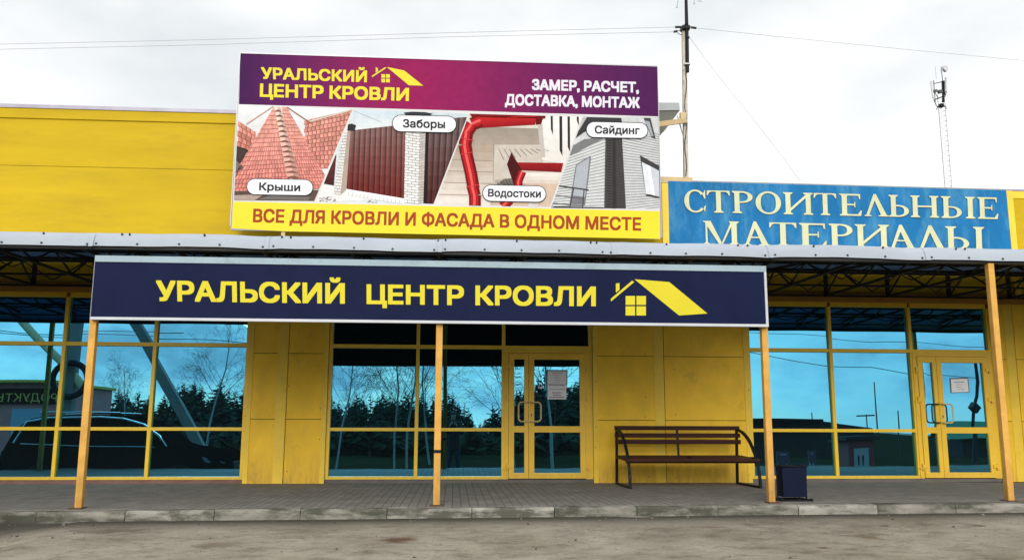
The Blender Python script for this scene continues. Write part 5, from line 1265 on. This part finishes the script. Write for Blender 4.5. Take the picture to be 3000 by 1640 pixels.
for i in range(620):
    px = rr.uniform(-900, 2150); k = rr.uniform(48, 75); p = V(px, treetop(px) + 16 * math.sin(px * .021) * math.sin(px * .0073 + 1) + rr.gauss(4, 15), k); z0 = gz(p.x, p.y); H = p.z - z0
    if H > 1.0: pine(mb, p.x, p.y, z0, H, rr)
for i in range(260):                                   # low scrub at the wood's edge
    px = rr.uniform(-600, 2000); k = rr.uniform(40, 48); p = V(px, 1240 + rr.uniform(-10, 20), k); z0 = gz(p.x, p.y); pine(mb, p.x, p.y, z0, max(1.1, p.z - z0), rr, .8)
o = mb.build('pine_wood', m_pine, None, fixn=False); o['kind'] = 'stuff'; tag(o, 'dark pine wood behind the camera, reflected in the shop windows', 'wood')
for i, (px, pt, k, lb) in enumerate(((1312, 1138, 36, 'pointed young pine reflected right of the centre post'), (1085, 1150, 40, 'young pine reflected in the middle window left pane'), (538, 1120, 34, 'tallest dark pine reflected in the left window'), (590, 1132, 38, 'second dark pine reflected in the left window'), (1378, 1188, 40, 'small spiky pine reflected in the middle window'), (1595, 1075, 30, 'dark pine reflected in the door beside the bench'))):
    p = V(px, pt, k); z0 = gz(p.x, p.y); t = thing('young_pine', lb, 'tree', (p.x, p.y, z0), 'single young pines behind the camera'); m = MB(); H = p.z - z0; pine(m, p.x, p.y, z0, H, rr, .32); m.build('crown', m_pine, t, fixn=False)
    m = MB(); m.tube([(p.x, p.y, z0 - .05), (p.x, p.y, z0 + H * .5)], [.07, .03], 6); m.build('trunk', m_twig, t)

# --- grocery across the lot, mirrored at the far left
GK = 26
def VX(x, y): return V(*z1(x, y), GK)
a = VX(390, 700); zt2 = VX(100, 672).z; zs1 = VX(100, 742).z; zs0 = VX(100, 822).z; xr = a.x; xl = xr - 9.5
gro = thing('grocery_store', 'low grocery shop with yellow eave and dark fascia, reflected at far left', 'building', (xr - 4, -GK - 3, gz(xr, -GK)))
mb = MB(); mb.box(xl, xr, -GK - 6, -GK, gz(xr, -GK) - .2, zt2 - .1); mb.build('wall', m_pink, gro)
mb = MB(); n = 40
for k in range(n): x = xl - .3 + (xr - xl + .5) * k / n; w_ = (xr - xl + .5) / n; mb.box(x, x + w_ * .7, -GK - 6.2, -GK + .6, zt2 - .12, zt2)
mb.build('roof', mat('yellow eave', (.62, .48, .05), .6), gro)
mb = MB(); mb.box(xl, xr - .05, -GK + .001, -GK + .12, zs0 - .03, zs1 + .10); mb.build('fascia', m_shopblue, gro)
vs, fs = glyphs('ПРОДУКТЫ', .02); x0 = min(v[0] for v in vs); x1 = max(v[0] for v in vs)
xa, xb = VX(452, 780).x, VX(-22, 780).x; hh = zs1 - zs0
mb = MB(); capb = max(v[1] for v in glyphs('Н', .02)[0])
mb.add([(xa - (v[0] - x0) / (x1 - x0) * (xa - xb), -GK + .13, zs0 + .12 * hh + v[1] / capb * hh * .66) for v in vs], fs); mb.build('lettering', mat('dull gold letters', (.85, .55, .12), .6), gro, fixn=False)
mb = MB()
for k in range(3): mb.box(xr - 1.9 - k * 2.4, xr - .6 - k * 2.4, -GK + .001, -GK + .03, gz(xr, -GK) + .5, zs0 - .25)
mb.build('shop_window', m_blueglass, gro)
# --- concrete lamp pole with its strut and a coil of cable
def VY(x, y, k): return V(*z1(x, y), k)
K1 = 12.0
cp = thing('concrete_pole', 'grey concrete pole with slanting strut and cable coil, reflected in left window', 'pole', (VY(470, 900, K1).x, -K1, gz(-8, -K1)))
mb = MB(); a = VY(440, 1000, K1); b = VY(500, 150, K1); mb.bar((a.x, -K1, gz(a.x, -K1)), (a.x + .03, -K1, 8.5), .26, .26); mb.build('shaft', mat('grey concrete', (.22, .22, .21), .9, var=.15), cp)
mb = MB(); p0, p1_ = VY(900, 280, K1 + 1.5), VY(1290, 980, K1 + 1.5); dr = (p0 - p1_); mb.bar(p1_ - dr * .35, p0 + dr * .9, .30, .30); mb.build('strut', mat('grey concrete strut', (.20, .20, .19), .9, var=.15), cp)
mb = MB(); p0, p1_ = VY(90, 225, K1), VY(560, 720, K1); mb.tube([p0 + (p0 - p1_) * .4, p0, VY(400, 530, K1), p1_], .12, 10); mb.build('arm', mat('ochre arm', (.75, .60, .36), .8, var=.2), cp)
mb = MB(); c = VY(462, 660, K1 - .3); rad = (VY(575, 660, K1 - .3).x - c.x); mb.tube([(c.x + rad * math.cos(2 * PI * k / 28), c.y, c.z + rad * math.sin(2 * PI * k / 28)) for k in range(28)], .09, 8, closed=True); mb.build('cable_coil', m_blk, cp)
# --- wires mirrored in the panes
def vwire(pts, k, r, label):
    m = MB(); path = []
    for i in range(len(pts) - 1):
        for s_ in range(6): path.append(V(*lerp(pts[i], pts[i + 1], s_ / 6), k))
    path.append(V(*pts[-1], k)); m.tube(path, r, 4); o = m.build('overhead_wire', m_blk, None, base=tuple(path[0])); tag(o, label, 'wire', 'wires reflected in the windows')
vwire([z1(-200, 320), z1(150, 345), z1(600, 350), z1(1000, 345), z1(1250, 352)], 28, .02, 'upper wire reflected in the left window transom')
vwire([z1(-200, 340), z1(200, 355), z1(650, 372), z1(1050, 378), z1(1500, 398), z1(1900, 420)], 30, .02, 'lower wire reflected in the left window transom')
vwire([r4(-200, 500), r4(50, 545), r4(450, 618), r4(700, 622), r4(900, 660), r4(1260, 680)], 26, .02, 'wire reflected low across the right window')
vwire([r4(-100, 420), r4(400, 460), r4(700, 490), r4(880, 492), r4(1300, 520)], 32, .02, 'wire reflected in the right window transom')
vwire([r4(380, 380), r4(640, 385), r4(800, 418), r4(1000, 425), r4(1340, 400)], 20, .018, 'sagging wire reflected just under the right canopy edge')
# --- long shed, kiosk, green roofed house and thin poles mirrored at the right
def VR(x, y, k): return V(*r4(x, y), k)
K2 = 30
xl, xr = VR(-30, 900, K2).x, VR(700, 940, K2).x; z_ = gz(xl, -K2); zt3 = VR(100, 915, K2).z; zt4 = VR(640, 950, K2).z
sh = thing('long_shed', 'long dark low shed reflected behind the litter bin', 'building', ((xl + xr) / 2, -K2 - 3, z_))
mb = MB(); mb.prism([(xl, -K2, z_ - .2), (xr, -K2, z_ - .2), (xr, -K2, zt4), (xl + (xr - xl) * .6, -K2, zt3 + .02), (xl, -K2, zt3)], (0, -6, 0)); mb.build('wall', m_shed, sh)
mb = MB(); mb.box(xl - .2, xl + (xr - xl) * .58, -K2 - 6.2, -K2 + .5, zt3, zt3 + .12); mb.build('roof', m_blk, sh)
for i, (x0, x1, y0, y1) in enumerate(((170, 235, 1075, 1145), (345, 385, 1065, 1135))):
    m = MB(); a, b = VR(x0, y1, 14), VR(x1, y0, 14); m.box(a.x, b.x, -14.05, -14, a.z, b.z); m.m = 1; m.box(a.x + .1, b.x - .1, -14.0, -13.99, a.z + .35, b.z - .12); m.box(a.x + .05, a.x + .1, -14.12, -14.05, gz(a.x, -14), b.z); m.box(b.x - .1, b.x - .05, -14.12, -14.05, gz(a.x, -14), b.z)
    o = m.build('notice_board', [mat('mauve board', (.12, .05, .08), .7), mat('pale poster', (.35, .28, .34), .7)], None, base=((a.x + b.x) / 2, -14.05, gz(a.x, -14))); tag(o, ['mauve notice board reflected left of the litter bin', 'mauve notice board reflected behind the litter bin'][i], 'notice board', 'notice boards behind the camera')
a, b = VR(585, 1185, 16), VR(705, 1010, 16); g0 = gz(a.x, -16)
ks = thing('red_kiosk', 'dark red kiosk with a pale poster, reflected in the right window', 'kiosk', ((a.x + b.x) / 2, -16.6, g0))
mb = MB(); mb.box(a.x, b.x, -17.4, -16, g0 - .05, b.z); mb.build('wall', m_red, ks)
mb = MB(); mb.box(a.x - .15, b.x + .15, -17.5, -15.85, b.z, b.z + .12); mb.build('roof', m_shed, ks)
c, d = VR(612, 1155, 15.95), VR(680, 1048, 15.95); mb = MB(); mb.box(c.x, d.x, -15.995, -15.96, c.z, d.z); mb.m = 1
for xx in (.3, .6): x = c.x + (d.x - c.x) * xx; w_ = (d.x - c.x) * .07; mb.prism([(x - w_ * .6, -15.955, c.z + .15), (x + w_ * .6, -15.955, c.z + .15), (x + w_, -15.955, c.z + .45), (x + w_ * .4, -15.955, d.z - .2), (x - w_ * .4, -15.955, d.z - .2), (x - w_, -15.955, c.z + .45)], (0, -.004, 0))
mb.build('poster', [mat('poster white', (.40, .36, .36), .6), m_shed], ks)
for i, (x, y0, lb) in enumerate(((712, 700, 'thin tall pole reflected in the middle of the right window'), (838, 855, 'short thin pole reflected near the right door'), (668, 875, 'short pole with crossbar reflected in the right window'), (352, 868, 'tiny pole reflected above the long shed'))):
    p = VR(x, y0, 34); m = MB(); m.tube([(p.x, -34, gz(p.x, -34)), (p.x, -34, p.z)], [.05, .03], 6)
    if i == 2: m.bar((p.x - .6, -34, p.z - .1), (p.x + .5, -34, p.z - .05), .08)
    o = m.build('thin_pole', m_twig, None, base=(p.x, -34, gz(p.x, -34))); tag(o, lb, 'pole', 'thin poles behind the camera')
a, b = VR(1050, 945, 30), VR(1330, 910, 30); g0 = gz(a.x, -30)
gh = thing('green_roof_house', 'house with green sheet roof reflected in the far right door', 'building', ((a.x + b.x) / 2, -33, g0))
mb = MB(); mb.box(a.x + 1.6, b.x + 3, -33.5, -30.5, g0 - .1, a.z - .35); mb.build('wall', m_shed, gh)
mb = MB(); mb.prism([(a.x + .6, -30, a.z - .4), (b.x + 3.5, -30, a.z - .4), (b.x + 3.0, -32, b.z), (a.x + 1.4, -32, b.z - .05)], (0, -.05, -.06)); mb.prism([(a.x + 1.6, -34, a.z - .4), (b.x + 3.5, -34, a.z - .4), (b.x + 3.0, -32.06, b.z), (a.x + 1.4, -32.06, b.z - .05)], (0, .05, -.06)); mb.build('roof', m_green, gh)
K3 = 22
lp = thing('street_lamp', 'bent dark street lamp post reflected in the far right door', 'street lamp', (VR(1240, 950, K3).x, -K3, gz(VR(1240, 950, K3).x, -K3)))
mb = MB(); pts = [VR(1232, 950, K3), VR(1246, 850, K3), VR(1268, 780, K3), VR(1272, 700, K3), VR(1260, 610, K3), VR(1252, 540, K3)]; mb.tube([(pts[0].x, -K3, gz(pts[0].x, -K3))] + pts, [.09, .08, .08, .07, .07, .06, .05], 8); mb.build('post', m_shed, lp)
mb = MB(); a = VR(1238, 858, K3); b = VR(1262, 828, K3); mb.bar(a, b, .38, .35); mb.build('box', m_shed, lp)
